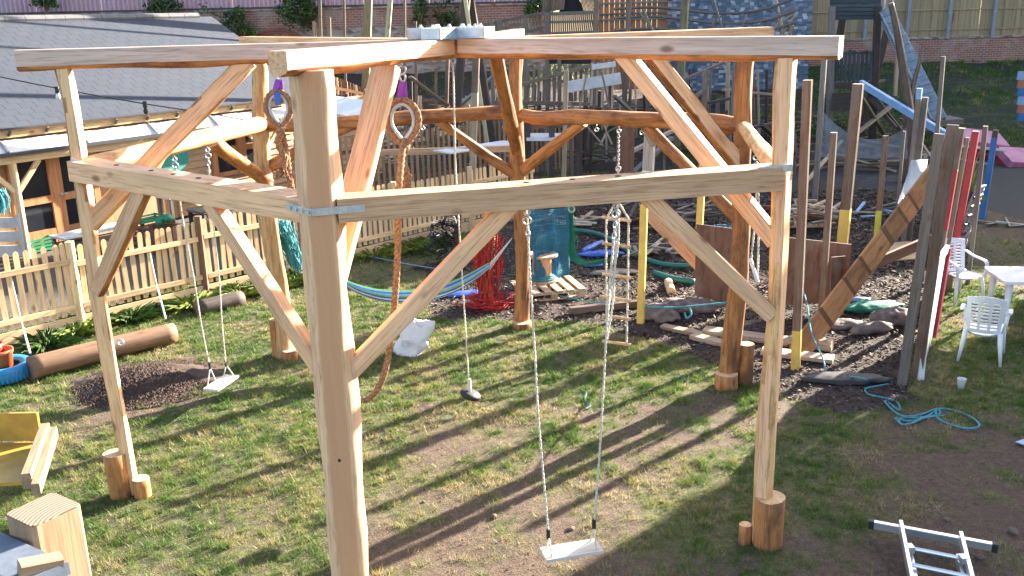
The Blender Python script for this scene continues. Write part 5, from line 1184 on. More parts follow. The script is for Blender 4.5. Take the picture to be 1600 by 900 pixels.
for q in range(6):
    t_ = .30+q*.245; dL, dR_ = (eL-sL0).normalized(), (eR-sR0).normalized()
    mb = MB(); mb.tube([sL0+dL*t_, sR0+dR_*t_], .017, 8); mb.build('rung', M_ALU, ld)
    if q: mb = MB(); mb.tube([sL0+dL*(t_-.11)-Vector((0, 0, .06)), sR0+dR_*(t_-.11)-Vector((0, 0, .06))], .015, 8); mb.build('rung', M_ALU, ld)
for sd_, a, d_ in ((1, sL0, dL), (-1, sR0, dR_)): mb = MB(); mb.box(a+d_*.34+(sR0-sL0).normalized()*sd_*.03+Vector((0, 0, .02)), (.05, .07, .05)); mb.build('catch', M_STEEL, ld)
# stones and offcuts on the bare earth
M_STONE = plain('pale_stone', (.17, .12, .09), .9)
for px, py, s_, lb in ((622, 788, .035, 'small pale stone on bare soil right of thick post, left of pair'), (662, 787, .025, 'small pale stone on bare soil right of thick post, right of pair'), (772, 808, .04, 'brown stone on bare soil left of front swing'), (893, 830, .045, 'reddish stone close behind the front swing seat'), (957, 737, .035, 'small stone on grass right of the front swing rope'), (1480, 815, .05, 'grey stone on the trodden soil near the ladder'),
                       (158, 618, .06, 'lump of pale clay on the left edge of the dirt mound'), (1530, 875, .05, 'brown stone near the right end of the ladder bar'), (1582, 835, .06, 'grey stone at the right picture edge'), (1521, 688, .03, 'white pebble on soil below the cup')):
    g_ = T(px, py); sack(lb, g_-Vector((0, 0, s_*.15)), s_*1.4, s_*1.1, s_*.8, px, M_STONE, px*.1, 'stone', 'stone')
tag(slab('plastic_scrap', T(1592, 694)+Vector((0, 0, .02)), T(1612, 700)+Vector((0, 0, .03)), .12, .01, M_LBLUE), 'pale blue sheet scrap on the soil at the right edge', 'scrap')

# ================================================================== background
M_BRICK, t, b = nodes('brickwork')
tc = N(t, 'ShaderNodeTexCoord'); mp = N(t, 'ShaderNodeMapping'); mp.inputs['Rotation'].default_value = (math.radians(90), 0, 0); t.links.new(tc.outputs['Object'], mp.inputs[0])
br = N(t, 'ShaderNodeTexBrick'); br.inputs['Scale'].default_value = 1; br.inputs['Brick Width'].default_value = .24; br.inputs['Row Height'].default_value = .085; br.inputs['Mortar Size'].default_value = .008
for i, c_ in enumerate(((.30, .13, .09, 1), (.22, .10, .075, 1), (.38, .33, .29, 1))): br.inputs[1+i].default_value = c_
t.links.new(mp.outputs[0], br.inputs['Vector']); nn = noise_out(t, tc.outputs['Object'], 1.3, 6, .7)
c = mixc(t, br.outputs[0], (.38, .34, .30), ramp(t, [(.5, (0, 0, 0)), (.65, (.65, .65, .65))], nn)); t.links.new(c, b.inputs['Base Color']); b.inputs['Roughness'].default_value = .9; bump(t, b, br.outputs[1], -.4, .02)
M_STN, t, b = nodes('rubble_stone'); tc = N(t, 'ShaderNodeTexCoord'); vo = N(t, 'ShaderNodeTexVoronoi'); vo.inputs['Scale'].default_value = 4.5; mp = N(t, 'ShaderNodeMapping'); mp.inputs['Scale'].default_value = (1, 1, 2.2); t.links.new(tc.outputs['Object'], mp.inputs[0]); t.links.new(mp.outputs[0], vo.inputs['Vector'])
sp_ = N(t, 'ShaderNodeSeparateColor'); t.links.new(vo.outputs['Color'], sp_.inputs[0]); t.links.new(ramp(t, [(0, (.16, .12, .10)), (.5, (.28, .22, .18)), (1, (.40, .35, .31))], sp_.outputs[0]), b.inputs['Base Color']); b.inputs['Roughness'].default_value = .9; bump(t, b, vo.outputs['Distance'], .8, .05)
WY = 38.0
def wallz(px, py, Yd=WY): return W(px, py, Yd)
# right brick wall and screening fence
a, c_ = wallz(1230, 95), wallz(1700, 92); zb = 2.2; zt_ = wallz(1500, 60).z
wr = thing('brick_wall', 'low red brick wall at the top of the grassy bank, right side', 'wall', (a.x, WY, zb))
mb = MB(); mb.box(((a.x+c_.x)/2+2, WY+.2, (zb-.8+zt_)/2), (c_.x-a.x+5, .35, zt_-zb+.8)); mb.build('brickwork', M_BRICK, wr)
mb = MB(); mb.box(((a.x+c_.x)/2+2, WY+.2, zt_+.04), (c_.x-a.x+5, .42, .07)); mb.build('coping', M_STN, wr)
M_REED = wood('reed_screen', (.37, .29, .17), (.25, .19, .11), gs=20, var=.15); M_FPOST = plain('grey_concrete_post', (.26, .29, .33), .8)
sf = thing('reed_screen_fence', 'brushwood screen fence with grey posts standing on the right brick wall', 'fence', (a.x, WY, zt_))
fx = a.x+.5; cnt = 0; ftop = zt_+4.4
PMr = bpy.data.meshes.new('reed_slat'); bx = MB(); bx.box((0, 0, .5), (.122, .03, 1)); PMr.from_pydata(bx.v, [], bx.f); PMr.materials.append(M_REED)
while fx < c_.x+3 and cnt < 180:
    link('reed_slat', PMr, sf, Matrix.Translation((fx+random.uniform(-.01, .01), WY+.2+random.uniform(-.02, .02), zt_+.08)) @ Matrix.Diagonal((1, 1, 4.3+random.uniform(-.05, .08), 1))); fx += .118; cnt += 1
for z in (.35, 1.1, 1.9): slab('rail', Vector((a.x, WY+.14, zt_+z)), Vector((c_.x+3, WY+.14, zt_+z)), .03, .05, M_REED, sf)
for px in (1262, 1352, 1418, 1482, 1552, 1622): p = W(px, 40, WY-.02); slab('fence_post', Vector((p.x, WY-.02, zt_)), Vector((p.x+.03, WY-.02, ftop)), .13, .1, M_FPOST, sf)
# slate clad wall in the middle
a, c_ = W(1036, 70, 34), W(1262, 60, 34)
sw = thing('slate_wall', 'blue grey slate clad wall behind the sagging rope rails', 'wall', (a.x, 34, 2)); mb = MB(); mb.box(((a.x+c_.x)/2, 34.3, 3.6), (c_.x-a.x, .4, 5.0)); mb.build('wall_core', M_DARKW, sw)
MSL = tonemat('wall_slate', [(0, (.09, .125, .18)), (.6, (.19, .25, .33)), (1, (.50, .56, .62))], .55); smb = MB(); tn = []
z = 1.4; i = 0
while z < 6.2:
    x_ = a.x+(i % 2)*.12
    while x_ < c_.x: 
        smb.box((x_+.07, 34.08-random.uniform(0, .03), z+.06), (.15, .03, .10), Matrix.Rotation(random.gauss(.12, .08), 3, 'X')); tn += [random.random()**2]*8; x_ += .158
    z += .085; i += 1
o = smb.build('wall_slates', MSL, sw); at_ = o.data.attributes.new('tone', 'FLOAT', 'POINT'); at_.data.foreach_set('value', tn); o['kind'] = 'stuff'
# brown plank wall
a, c_ = W(935, 66, 33), W(1040, 62, 33); pw = thing('plank_wall', 'reddish brown plank wall with horizontal rails behind the pole pair', 'wall', (a.x, 33, 2)); zb = 1.6; i = 0
x_ = a.x
while x_ < c_.x: slab('plank', Vector((x_+.09, 33, zb)), Vector((x_+.09, 33, 6.0)), .17, .03, M_PWALL, pw); x_ += .18
for py in (5, 22, 31, 50): q = W(985, py, 32.9); slab('rail', Vector((a.x, 32.93, q.z)), Vector((c_.x, 32.93, q.z+.03)), .04, .06, M_OLDG, pw)
# play hut with balustrade
hx0, hx1 = W(838, 25, 30), W(936, 25, 30); ht = thing('play_hut', 'wooden play hut with dark triangular opening and slatted balcony', 'play hut', (hx0.x, 30, 1))
def hb(px, py, Yd=30): return W(px, py, Yd)
slab('balcony_rail', hb(848, 22), hb(936, 19), .06, .1, M_OLDG, ht); slab('balcony_rail', hb(850, 35), hb(930, 33), .05, .07, M_OLDG, ht); slab('balcony_rail', hb(856, 53), hb(934, 50), .05, .1, M_OLDG, ht)
for i in range(26): 
    px = 853+i*3.25; lean = (px-893)*.12; slab('baluster', hb(px-lean*.3, 22), hb(px+lean*.4+2, 52), .055, .03, M_OLD, ht)
for px in (854, 932): slab('hut_post', hb(px, 20), Vector((hb(px, 60).x, 30, 1.0)), .12, .12, M_OLDG, ht)
board(None, [hb(857, 100, 30.6), hb(932, 100, 30.6), hb(932, 54, 30.6), hb(857, 54, 30.6)], .05, plain('hut_shadow_board', (.03, .035, .055), .9), 'back_panel', parent=ht)  # dark board stands in for the shade under the balcony
tri = [hb(873, 20, 31), hb(913, 18, 31), hb(900, -14, 31), hb(884, -14, 31)]; board(None, tri, .06, plain('hut_opening_shade', (.02, .016, .02), .9), 'opening', parent=ht)  # near-black board stands in for the unlit inside of the hut
for i in range(14):
    for sd in (0, 1):
        q0 = hb((848+i*2.4) if sd == 0 else (912+i*2.0), 20-i*.4, 30.9); q1 = hb((852+i*2.4) if sd == 0 else (904+i*1.8), -14, 30.9); slab('wall_slat', q0, q1, .07, .03, M_OLD, ht)
rf_ = thing('ramp_railing', 'slatted ramp railing climbing left of the play hut', 'railing', hb(760, 60))
slab('handrail', hb(745, 41), hb(850, 20), .05, .09, M_OLDG, rf_); slab('handrail', hb(745, 66), hb(850, 44), .05, .09, M_OLDG, rf_)
for i in range(22): px = 748+i*4.7; slab('slat', hb(px-2, 40-(px-745)*.2, 29.98), hb(px+3, 66-(px-745)*.21, 29.98), .075, .03, M_OLD, rf_)
for px in (780, 820, 768): slab('post', hb(px, 30), Vector((hb(px, 60).x, 30, 1)), .13, .1, M_OLDG, rf_)
# sagging rail bridge before slate wall
sb = thing('sagging_rail_bridge', 'three sagging branch rails of a rope bridge before the slate wall', 'bridge', W(1100, 50, 29))
for q, (y0, y1, y2) in enumerate(((10, 21, 2), (24, 36, 22), (43, 52, 40))): mb = MB(); mb.tube(spline([W(960, y0+4, 29), W(1030, y0+2, 29), W(1120, y1, 29), W(1190, (y1+y2)/2+4, 28.8), W(1245, y2-6, 28.6)], 5), .045, 6); mb.build('rail', M_OLDG, sb, smooth=True)
for i, (x0, y0, x1, y1) in enumerate(((1115, 0, 1133, 60), (1165, 22, 1156, 60), (1005, 14, 1026, 62), (1000, 20, 1040, 72), (1182, 42, 1240, 8), (1210, 40, 1242, 20), (1216, 62, 1241, 26), (1236, 62, 1232, 34), (1215, 28, 1222, 50), (1228, 60, 1240, 40), (1212, -5, 1222, 40))): slab('stake', W(x0, y0, 28.9), W(x1, y1, 28.7), .055, .055, M_OLDG if i < 5 else M_PAL, sb)
# slide tower
ty_ = 27.0; tw = thing('slide_tower', 'dark timber slide tower with slatted parapet on the right bank', 'play tower', W(1335, 150, ty_))
def tt_(px, py, Yd=ty_): return W(px, py, Yd)
for px0, px1, yt, yb in ((1300, 1295, 10, 245), (1372, 1362, 10, 240), (1318, 1312, 20, 232), (1388, 1372, 40, 232)): slab('tower_post', tt_(px0, yt, ty_ if px0 in (1300, 1372) else ty_+1.6), Vector((tt_(px1, yb).x, ty_ if px0 in (1300, 1372) else ty_+1.6, .0)), .17, .17, M_OLDG if px0 < 1310 else M_DARKW, tw)
MT = wood('green_black_boards', (.055, .075, .085), (.03, .04, .05), gs=10)
for i in range(5): slab('tower_board', tt_(1297, 3+i*6.2), tt_(1376, 2+i*6.2), .04, .17*.72, MT, tw)
for i in range(10): px = 1302+i*6.6; slab('parapet_slat', tt_(px, 80+random.uniform(-3, 3), ty_-.05), tt_(px-1, 128, ty_-.05), .085, .03, MT, tw)
slab('parapet_rail', tt_(1298, 84), tt_(1368, 82), .04, .07, MT, tw); slab('floor_beam', tt_(1294, 134), tt_(1364, 132), .1, .18, M_DARKW, tw); slab('floor_beam', tt_(1296, 148), tt_(1350, 147), .08, .10, M_BROWNW, tw)
board(None, [tt_(1292, 132), tt_(1364, 130), tt_(1384, 124, ty_+1.7), tt_(1312, 126, ty_+1.7)], .05, M_DARKW, 'platform', parent=tw)
for i, (x0, y0, x1, y1) in enumerate(((1358, 152, 1400, 200), (1366, 150, 1412, 210), (1350, 150, 1330, 200))): slab('leg_brace', tt_(x0, y0), tt_(x1, y1, ty_-.5), .1, .1, M_DARKW, tw)
slab('tower_post', tt_(1403, 84, ty_+.8), tt_(1398, 150, ty_+.8), .10, .10, M_PAL, tw); slab('tower_post', tt_(1372, 84, ty_+.8), tt_(1367, 122, ty_+.8), .08, .08, M_PAL, tw)
sd_ = thing('slide', 'steep grey metal slide running down from the tower to the right', 'slide', T(1470, 200))
s0_, s1_ = tt_(1381, 14, 27.2), tt_(1466, 188, 24.2); M_SLD = plain('slide_grey', (.30, .35, .38), .4, .3, c2=(.18, .22, .24)); dS = (s1_-s0_)
sx_v = Vector((1, .5, 0)).normalized()
for q in range(14):
    a, b_ = s0_+dS*(q/14), s0_+dS*((q+.95)/14); slab('slide_section', a, b_, .44, .04, M_SLD, sd_, up=Vector((-.35, -.6, .8)))
for sg in (-1, 1): slab('side_rail', s0_+sx_v*.23*sg, s1_+sx_v*.23*sg, .05, .14, M_SLD, sd_, up=Vector((-.35, -.6, .8)))
slab('hand_hoop', s0_+Vector((0, 0, -.1)), tt_(1384, -15, 27.2), .05, .05, M_STEEL, sd_); slab('hand_hoop', s0_+Vector((.3, 0, -.1)), tt_(1392, -15, 27.2), .05, .05, M_STEEL, sd_)
tag(slab('blue_beam', W(1345, 130, 24), W(1480, 212, 21), .12, .16, M_LBLUE), 'pale blue beam sloping down from the tower to the posts', 'beam')
# crooked trunk
tk = thing('bare_tree', 'crooked bare tree trunk in front of the slide', 'tree', T(1418, 262)); mb = MB(); y_ = 23.0
mb.tube(spline([Vector((W(1416, 255, y_).x, y_, terrf(W(1416, 255, y_).x, y_)-.1)), W(1420, 205, y_), W(1419, 165, y_), W(1413, 120, y_), W(1408, 85, y_), W(1400, 40, y_), W(1392, 5, y_)], 6), [.15-.0023*i for i in range(37)], 9); mb.build('trunk', M_OLD, tk, smooth=True)
mb = MB(); mb.tube(spline([W(1420, 175, y_), W(1428, 130, y_), W(1436, 100, y_), W(1441, 74, y_)], 5), [.07-.002*i for i in range(16)], 7); mb.build('limb', M_OLD, tk, smooth=True)
# left: brick wall, rubble base, pink corrugated fence, arches, shrubs
LY_ = 36.0; zt_l = W(480, 15, LY_).z; x0, x1 = W(-150, 20, LY_).x, W(860, 20, LY_).x; zmid = W(480, 44, LY_).z
bw = thing('old_garden_wall', 'old red brick and rubble wall under the pink corrugated fence', 'wall', (x0, LY_, 1.5))
mb = MB(); mb.box(((x0+x1)/2, LY_+.2, (zt_l+zmid)/2), (x1-x0, .4, zt_l-zmid)); mb.build('brickwork', M_BRICK, bw)
mb = MB(); mb.box(((x0+x1)/2, LY_+.16, (zmid+1)/2), (x1-x0, .5, zmid-1)); mb.build('rubble_base', M_STN, bw)
mb = MB(); mb.box(((x0+x1)/2, LY_+.18, zt_l+.03), (x1-x0, .5, .06)); mb.build('coping', M_STN, bw)
for i in range(3):
    q = W(435, 80, LY_-.12); mb = MB(); 
    if i == 0:
        r_ = 1.05; pts = [(q.x+r_*math.cos(a), LY_-.12, q.z-.25+r_*.75*math.sin(a)) for a in [math.pi*k_/14 for k_ in range(15)]]
        mb.add([(q.x, LY_-.12, q.z-.25)]+pts, [(0, k_+2, k_+1) for k_ in range(14)]); mb.build('red_arch_board', plain('red_board', (.32, .03, .03), .7), bw)
    else: mb.tube([(q.x+(r_+.04+i*.1)*math.cos(a), LY_-.14, q.z-.25+(r_*.75+.04+i*.1)*math.sin(a)) for a in [math.pi*k_/14 for k_ in range(15)]], .055, 5); mb.build('arch_ring', M_BRICKR, bw)
q = W(770, 78, LY_-.2)
cf = thing('corrugated_fence', 'faded pink corrugated sheet fence on top of the old garden wall', 'fence', (x0, LY_, zt_l))
M_PINKS, t, b = nodes('faded_pink_sheet'); v, _ = objvec(t, (1, 1, .5)); nn = noise_out(t, v, 1.2, 5, .7); t.links.new(ramp(t, [(.3, (.50, .33, .38)), (.55, (.60, .42, .46)), (.75, (.40, .36, .50))], nn), b.inputs['Base Color']); b.inputs['Roughness'].default_value = .6
x_ = x0; sh = 0
while x_ < x1:
    w_ = 2.4; mb = MB(); n = 96; vs = []
    for i in range(n+1):
        xx = x_+w_*i/n; yy = LY_+.1+.055*math.sin(i/n*2*math.pi*14)
        vs += [(xx, yy, zt_l+.06), (xx, yy, zt_l+2.3)]
    mb.add(vs, [(2*i, 2*i+2, 2*i+3, 2*i+1) for i in range(n)]); mb.build('corrugated_sheet', M_PINKS, cf); x_ += w_+.01
slab('rail', Vector((x0, LY_+.02, zt_l+.1)), Vector((x1, LY_+.02, zt_l+.1)), .05, .06, M_DARKW, cf)
def crown(name, label, c, r_, n, mats, cat='shrub', parent=None, leaf=.07, sq=(1, 1, 1)):
    root = thing(name, label, cat, (c[0], c[1], c[2]-r_)) ; c = Vector(c)
    st = MB()
    for i in range(6): a = random.uniform(0, 6.28); st.tube([c-Vector((0, 0, r_)), c+Vector((math.cos(a)*r_*.3, math.sin(a)*r_*.3, -.2*r_)), c+Vector((math.cos(a)*r_*.7*sq[0], math.sin(a)*r_*.6, r_*random.uniform(0, .6)))], [.05, .03, .01], 5)
    st.build('stems', M_OLD, root)
    for k_, mt in enumerate(mats):
        mb = MB(); cl = [(random.gauss(0, .45), random.gauss(0, .45), random.gauss(0, .45), random.uniform(.2, .45)) for _ in range(14)]
        for i in range(n//len(mats)):
            cx_, cy_, cz_, cr2 = random.choice(cl); p = c+Vector(((cx_+random.gauss(0, cr2*.5))*sq[0], (cy_+random.gauss(0, cr2*.5))*sq[1], (cz_+random.gauss(0, cr2*.5))*sq[2]))*r_
            a = Vector((random.gauss(0, 1), random.gauss(0, 1), random.gauss(0, 1))).normalized()*leaf*random.uniform(.5, 1.3); b_ = a.cross(Vector((random.gauss(0, 1), random.gauss(0, 1), random.gauss(0, 1)))).normalized()*leaf*.55
            mb.add([p-a, p+b_, p+a, p-b_], [(0, 1, 2, 3)])
        mb.build('foliage', mt, root)
    return root
for px, py, r_, n, lb, sq in ((472, 14, .85, 1500, 'large bushy ivy shrub on the brick wall left of the poles', (1, .6, .9)), (255, 8, .6, 700, 'shrub poking up behind the roof ridge near the middle', (1.2, .5, .7)), (362, 30, .75, 900, 'shrub at the right end of the roof ridge', (1, .5, .9)), (70, 4, .4, 350, 'small shrub behind the left part of the roof ridge', (1.4, .5, .6)),
                           (655, 12, .7, 700, 'loose creeper hanging on the wall left of the hub', (.6, .4, 1.3)), (700, 28, .6, 600, 'creeper patch on brick wall behind the hub', (1, .4, .9)), (843, 12, .6, 600, 'dark ivy patch left of the play hut', (1, .4, 1)), (385, 55, .5, 400, 'yellow green shrub at the gable of the roof', (.8, .5, .8))):
    p = W(px, py, LY_-.5); crown('ivy_shrub', lb, p, r_, n, [M_LEAFG, M_LEAFY if 'yellow' in lb else plain('leaf_dark', (.035, .075, .02), .6)], sq=sq)
# bright litter and timber in the middle distance
def mplank(lb, x0, y0, x1, y1, Yd, w_, h_, mt, up=Vector((0, 0, 1)), name='timber_board', cat='board'): return tag(slab(name, W(x0, y0, Yd), W(x1, y1, Yd), w_, h_, mt, up=up), lb, cat)
lr = thing('log_railing', 'pale sunlit board railing between the uprights behind the frame', 'railing', W(890, 160, 24))
slab('board', W(886, 136, 24), W(970, 122, 24), .05, .28, M_WHITEP, lr); slab('board', W(925, 105, 24), W(962, 100, 24), .05, .13, M_WHITEP, lr)
for px, y0, y1, w_ in ((926, 98, 165, .06), (934, 98, 165, .05), (942, 100, 168, .05), (950, 100, 160, .06), (958, 105, 170, .05)): slab('upright', W(px, y0, 24.05), W(px-2, y1, 24.05), w_, .05, M_PAL, lr)
for x0_, y0_, x1_, y1_, mt in ((916, 118, 906, 168, M_PAL), (940, 112, 952, 168, M_OLDG), (880, 147, 897, 172, M_PAL), (918, 198, 942, 226, M_PAL), (946, 210, 938, 226, M_PAL), (942, 192, 956, 225, M_PAL)): slab('diagonal_board', W(x0_, y0_, 23.6), W(x1_, y1_, 23.6), .10, .04, mt, lr)
slr = thing('bank_railing', 'row of thin stakes with a sloping handrail on the shaded bank', 'railing', W(860, 150, 25))
slab('handrail', W(800, 136, 25), W(925, 102, 25), .07, .1, M_OLD, slr)
for i in range(14): px = 826+i*8.2; slab('stake', W(px, 100+abs(6-i)*1.0, 25.1), W(px-1, 158, 25.1), .075, .05, M_OLDG if i % 2 else M_OLD, slr)
slab('low_rail', W(800, 160, 25), W(925, 163, 25), .12, .1, M_OLD, slr)
dk = thing('raised_deck', 'raised dark timber deck with white sheet seen under the back ring beam', 'deck', W(880, 210, 22))
slab('sheet', W(822, 214, 22), W(883, 214, 22), .9, .03, M_WHITEP, dk, up=Vector((0, -.05, 1))); slab('deck_beam', W(820, 196, 22), W(905, 190, 22), .1, .2, M_BROWNW, dk)
for px in (824, 862, 905): slab('deck_post', W(px, 190, 21.9), Vector((W(px, 250, 21.9).x, 21.9, 0)), .13, .1, M_DARKW, dk)
tag(slab('white_sheet_board', W(690, 238, 20), W(800, 222, 21.5), .55, .03, M_WHITEP, up=Vector((0, -.02, 1))), 'long white sheet board lying on trestles under the back ring beam', 'board')
tag(slab('timber_board', W(560, 240, 20.5), W(800, 232, 20.5), .12, .14, M_SAWN), 'long timber rail behind the tall slat fence', 'board')
mplank('brown board panel between the pale board post and the ladder', 978, 190, 976, 275, 18.5, .35, .04, M_BROWNW, up=Vector((0, 1, 0)))
mplank('pale triangular offcut board left of the pale board post', 1012, 200, 1026, 226, 18.4, .25, .04, M_PAL, up=Vector((0, 1, 0)))
mplank('dark board wall section below the slide tower', 1300, 160, 1342, 158, 26.6, .06, .5, M_DARKW)
# slat pile and sticks
def sticks(label, c, rx, ry, n, L, mats, seed, name='stick_heap', h=.25, r_=.03):
    rnd = random.Random(seed); root = thing(name, label, 'wood heap', c)
    for i in range(n):
        a = rnd.gauss(.3, .8); ln = L*rnd.uniform(.4, 1.2); p = Vector(c)+Vector((rnd.uniform(-rx, rx), rnd.uniform(-ry, ry), rnd.uniform(.04, h))); d = Vector((math.cos(a), math.sin(a), rnd.gauss(0, .12)))*ln/2
        slab('stick', p-d, p+d, r_*rnd.uniform(1, 2.6), r_*rnd.uniform(.7, 1.2), rnd.choice(mats), root)
    return root
MX = [M_PAL, M_OLDG, M_SEAT, M_BROWNW]
sticks('bright heap of sawn offcuts right of the right front frame post', T(1262, 352), .55, .6, 34, 1.0, MX, 1, h=.45, r_=.04)
sticks('scattered white sticks on chips behind the cable spool', T(915, 348), 1.0, .5, 16, 1.0, [M_SEAT, M_PAL], 2, h=.08)
sticks('heap of grey rails and slats behind the yellow topped post', T(1055, 350), .9, .8, 30, 1.3, [M_OLDG, M_OLD, M_DARKW, M_OLDG], 3, h=.5)
sticks('slatted pallet pieces beside the yellow post', T(1035, 395), .5, .3, 14, .8, [M_PAL, M_OLDG], 4, h=.15)
sticks('grey sticks and poles below the hanging net', T(1350, 262), 2.0, .9, 16, 3.2, [M_YELP if False else M_PAL, M_OLDG, M_OLD], 5, h=.35, r_=.05)
sticks('brushwood and boards heap on the dark bank behind the deck', T(880, 262), 2.0, 1.2, 34, 1.6, [M_OLDG, M_OLD, M_DARKW], 6, h=.6)
sticks('timber lengths scattered under the right rear ring beam', T(1150, 235), 2.2, 1.6, 34, 2.2, [M_OLDG, M_OLD, M_DARKW], 7, h=.4)
sticks('offcuts on chips right of the cable spool', T(905, 300), 1.6, .8, 22, .9, MX, 8, h=.1)
sticks('shredded branches by the clear plastic sheet', T(1340, 335), .9, .6, 18, .8, [M_OLDG, M_LBLUE, M_PAL], 9, h=.12)
sticks('pale slats on soil right of the blue post', T(1562, 352), .5, .25, 6, .7, [M_SEAT, M_OLDG], 10, h=.05)
sticks('dark timber heap under the slide tower', T(1400, 225), 1.3, .6, 22, 1.8, [M_DARKW, M_OLD, M_OLDG], 11, h=.7)
sticks('branches lying on the shaded bank left of the rear posts', T(690, 262), 2.5, 1.2, 22, 1.8, [M_DARKW, M_OLD, M_OLDG], 12, h=.4)
ONES = 'first second third fourth fifth sixth seventh eighth ninth tenth eleventh twelfth thirteenth fourteenth fifteenth sixteenth seventeenth eighteenth nineteenth'.split()
ORD = ONES+['twentieth']+['twenty '+q for q in ONES[:9]]+['thirtieth']+['thirty '+q for q in ONES[:9]]+['fortieth']+['forty '+q for q in ONES[:9]]+['fiftieth']+['fifty '+q for q in ONES[:9]]+['sixtieth']+['sixty '+q for q in ONES[:9]]+['seventieth']+['seventy '+q for q in ONES[:9]]
rnd = random.Random(44); k_ = 0
for i in range(74):
    px = 645+i*8.2+rnd.uniform(-4, 4); by = rnd.uniform(196, 275) if px < 1240 else rnd.uniform(250, 300); hpx = rnd.uniform(55, 125); w_ = rnd.choice((.05, .06, .08, .11))
    if 800 < px < 830: continue
    mt_ = rnd.choice((M_OLD, M_OLDG, M_PAL, M_DARKW, M_OLDG)); b0 = T(px, by); t0 = W(px+rnd.uniform(-4, 6), by-hpx, b0.y); rz_ = math.atan2(b0.x, b0.y)+.27
    tag(slab('thin_stake', b0-Vector((0, 0, .1)), t0, w_, w_*.8, mt_, up=Vector((math.sin(rz_), math.cos(rz_), 0))), 'thin %s stake, %s from the left, on the bank behind the frame' % (('brown', 'grey', 'dark', 'pale')[(M_OLD, M_OLDG, M_DARKW, M_PAL).index(mt_)], ORD[k_]), 'stake', 'thin stakes on the bank behind the frame'); k_ += 1
PL = ['between the two right upper braces', 'below the slate wall near the right rear post', 'crossing the dark bank left of the right rear post', 'right of the right rear post on the bank', 'under the hub on the dark slope', 'crossing the weathered post under the hub', 'below the right rear post top, on the heap', 'behind the right upper brace low down', 'along the deck behind the back post', 'behind the pale board post', 'beside the right front post top', 'below the slide tower, leaning right', 'below the slide tower, leaning left', 'behind the back ring beam eye bolts']
for j, (x0, y0, x1, y1, Yd) in enumerate(((1010, 150, 1130, 98, 26), (1040, 190, 1100, 140, 25), (1060, 170, 1160, 150, 26), (1130, 140, 1230, 150, 27), (640, 120, 700, 165, 26), (690, 190, 770, 120, 25), (1140, 205, 1230, 190, 23), (960, 250, 1060, 200, 21), (820, 185, 930, 178, 23), (990, 270, 1050, 215, 19), (1190, 195, 1240, 240, 21), (1330, 215, 1400, 160, 26), (1345, 150, 1385, 215, 26), (960, 150, 1020, 205, 24))):
    tag(slab('propped_timber', W(x0, y0, Yd), W(x1, y1, Yd+.8), .13, .07, (M_OLD, M_OLDG, M_DARKW, M_PAL)[j % 4]), 'weathered timber propped at a slant '+PL[j], 'timber', 'timbers propped on the bank')
for j in range(7): sticks('tangled heap of branches and broken boards '+('under the hub', 'left of the back post', 'right of the back post', 'below the slate wall', 'below the plank wall', 'left of the slide tower', 'behind the pale board post')[j], T((700, 770, 850, 1120, 1000, 1230, 1060)[j], (190, 215, 200, 170, 185, 215, 215)[j]), 2.0, 1.0, 22, 2.0, [M_OLDG, M_OLD, M_DARKW], 50+j, h=.7)
# pink and red play blocks, striped board
def block(lb, pts4, h, mt, m2, Yd, name='play_block'):
    root = thing(name, lb, 'play block', W(*pts4[0], Yd)); a, c_ = W(*pts4[0], Yd), W(*pts4[1], Yd)
    slab('top', a, c_, .9, .22, mt, root, up=Vector((0, -.35, 1))); slab('base', a-Vector((0, .05, h)), c_-Vector((0, .05, h)), .92, .16, m2, root, up=Vector((0, -.35, 1)))
block('long pink topped block with red base at the right edge beyond the path', ((1568, 246), (1640, 250)), .22, M_PINKP, M_REDP, 25.2)
block('pink and red block half hidden behind red and blue posts', ((1500, 214), (1566, 222)), .28, M_PINKP, M_REDP, 26.5)
tag(slab('white_bar', W(1500, 228, 24), W(1571, 235, 24), .06, .06, M_WHITEP), 'thin white bar beyond the red and blue posts', 'bar')
tag(slab('pale_slab', W(1458, 190, 29), W(1494, 188, 29), 1.0, .2, M_OLDG), 'pale slab at the foot of the slide on the bank', 'slab')
st = thing('striped_board', 'blue and orange striped board at the right edge on the bank', 'board', W(1598, 150, 28))
for i in range(6): slab('stripe_panel', W(1590, 118+i*13, 28), W(1620, 119+i*13, 28), .06, .25, [M_LBLUE, plain('orange_panel', (.40, .17, .10), .7), M_BLUEP][i % 3], st)
# terrace added unseen behind the reed fence to keep bank and path in shade
tb = thing('added_shade_terrace', 'unseen brick terrace added behind the reed screen fence to shade the bank', 'building', (38, 46, 2.7))
mb = MB(); mb.box((38, 46, 8.2), (25, 7, 11)); mb.build('walls', M_BRICK, tb)
mb = MB(); mb.add([(25, 42, 13.65), (51, 42, 13.65), (51, 46, 15.6), (25, 46, 15.6), (51, 50, 13.65), (25, 50, 13.65)], [(0, 1, 2, 3), (3, 2, 4, 5), (1, 4, 2), (0, 3, 5), (0, 5, 4, 1)]); mb.build('roof', M_DARKW, tb)
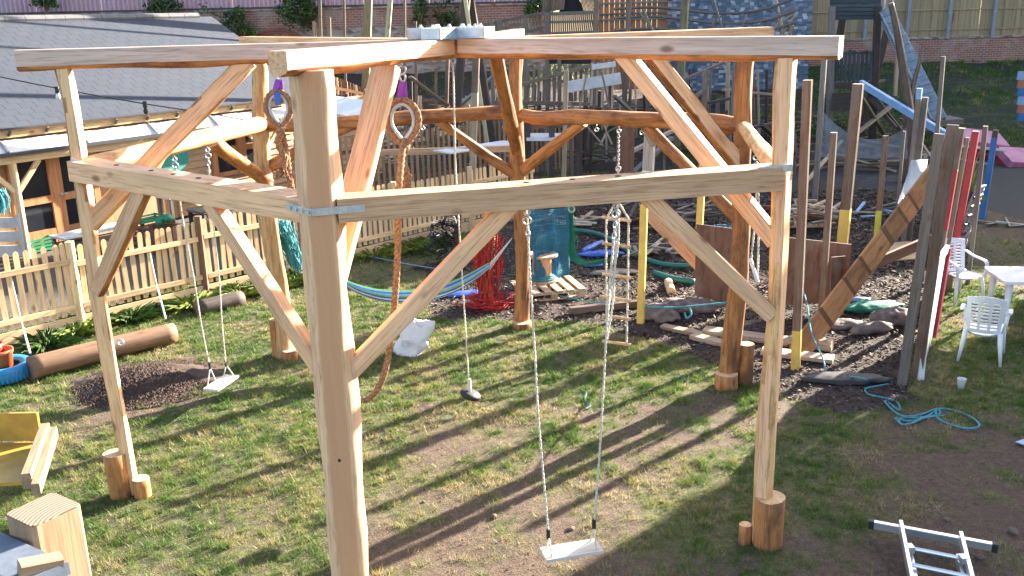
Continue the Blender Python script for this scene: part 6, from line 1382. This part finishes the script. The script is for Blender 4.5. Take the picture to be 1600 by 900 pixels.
# barn added unseen beyond the right edge to shade the right of the lawn
bc = Vector((.743, .669, 0))*21.5+Vector((.669, -.743, 0))*(-.15)
barn = thing('added_shade_barn', 'unseen timber barn added beyond the right picture edge to shade the lawn', 'barn', (bc.x, bc.y, 0))
Rs = Matrix.Translation(bc) @ Matrix.Rotation(math.atan2(.669, .743), 4, 'Z')
mb = MB(); mb.box((0, 0, 2.6), (3.0, 8.4, 5.2)); mb.build('walls', M_BROWNW, barn, M=Rs)
mb = MB(); mb.add([(-1.7, -4.3, 5.15), (-1.7, 4.3, 5.15), (0, 4.3, 6.6), (0, -4.3, 6.6), (1.7, 4.3, 5.15), (1.7, -4.3, 5.15)], [(3, 2, 1, 0), (5, 4, 2, 3), (0, 5, 3), (1, 2, 4), (0, 1, 4, 5)]); mb.build('roof', M_DARKW, barn, M=Rs)
# trees beyond the right edge whose shade falls over the right of the lawn
sx2, tx2 = Vector((.743, .669, 0)), Vector((.669, -.743, 0))
for q, (s_, t_, r_, lb) in enumerate(((19.0, -3.5, 1.1, 'leafy tree beyond the right picture edge nearest the chairs'), (17.5, 1.2, 1.8, 'leafy tree beyond the right edge, furthest from the swing frame'))):
    c_ = sx2*s_+tx2*t_; rt = thing('leafy_tree', lb, 'tree', (c_.x, c_.y, 0), 'trees beyond the right edge')
    mb = MB(); mb.tube([c_, c_+Vector((.05, 0, 1.5)), c_+Vector((0, .1, 3.5)), c_+Vector((.1, 0, 5.4))], [.16, .12, .08, .03], 8)
    for i in range(9): a = random.uniform(0, 6.28); z = 1.2+i*.42; mb.tube([c_+Vector((0, 0, z)), c_+Vector((math.cos(a)*r_*.5, math.sin(a)*r_*.5, z+.5)), c_+Vector((math.cos(a)*r_*.9, math.sin(a)*r_*.9, z+.9))], [.05, .03, .01], 5)
    mb.build('trunk', M_OLD, rt); mb = MB(); cl = []
    for i in range(46): z = random.uniform(.7, 6.4); rr = r_*(1 if z < 4.6 else max(.25, 1-(z-4.6)/2.4)); a = random.uniform(0, 6.28); d = rr*random.random()**.5; cl.append((c_+Vector((math.cos(a)*d, math.sin(a)*d, z)), random.uniform(.35, .6)))
    for i in range(5200):
        cc, cr_ = random.choice(cl); p = cc+Vector((random.gauss(0, 1), random.gauss(0, 1), random.gauss(0, 1)))*cr_*.5; a = Vector((random.gauss(0, 1), random.gauss(0, 1), random.gauss(0, 1))).normalized(); b_ = a.cross(Vector((random.gauss(0, 1), random.gauss(0, 1), random.gauss(0, 1)))).normalized()
        mb.add([p-a*.1, p+b_*.06, p+a*.1, p-b_*.06], [(0, 1, 2, 3)])
    mb.build('crown', M_LEAFG, rt)
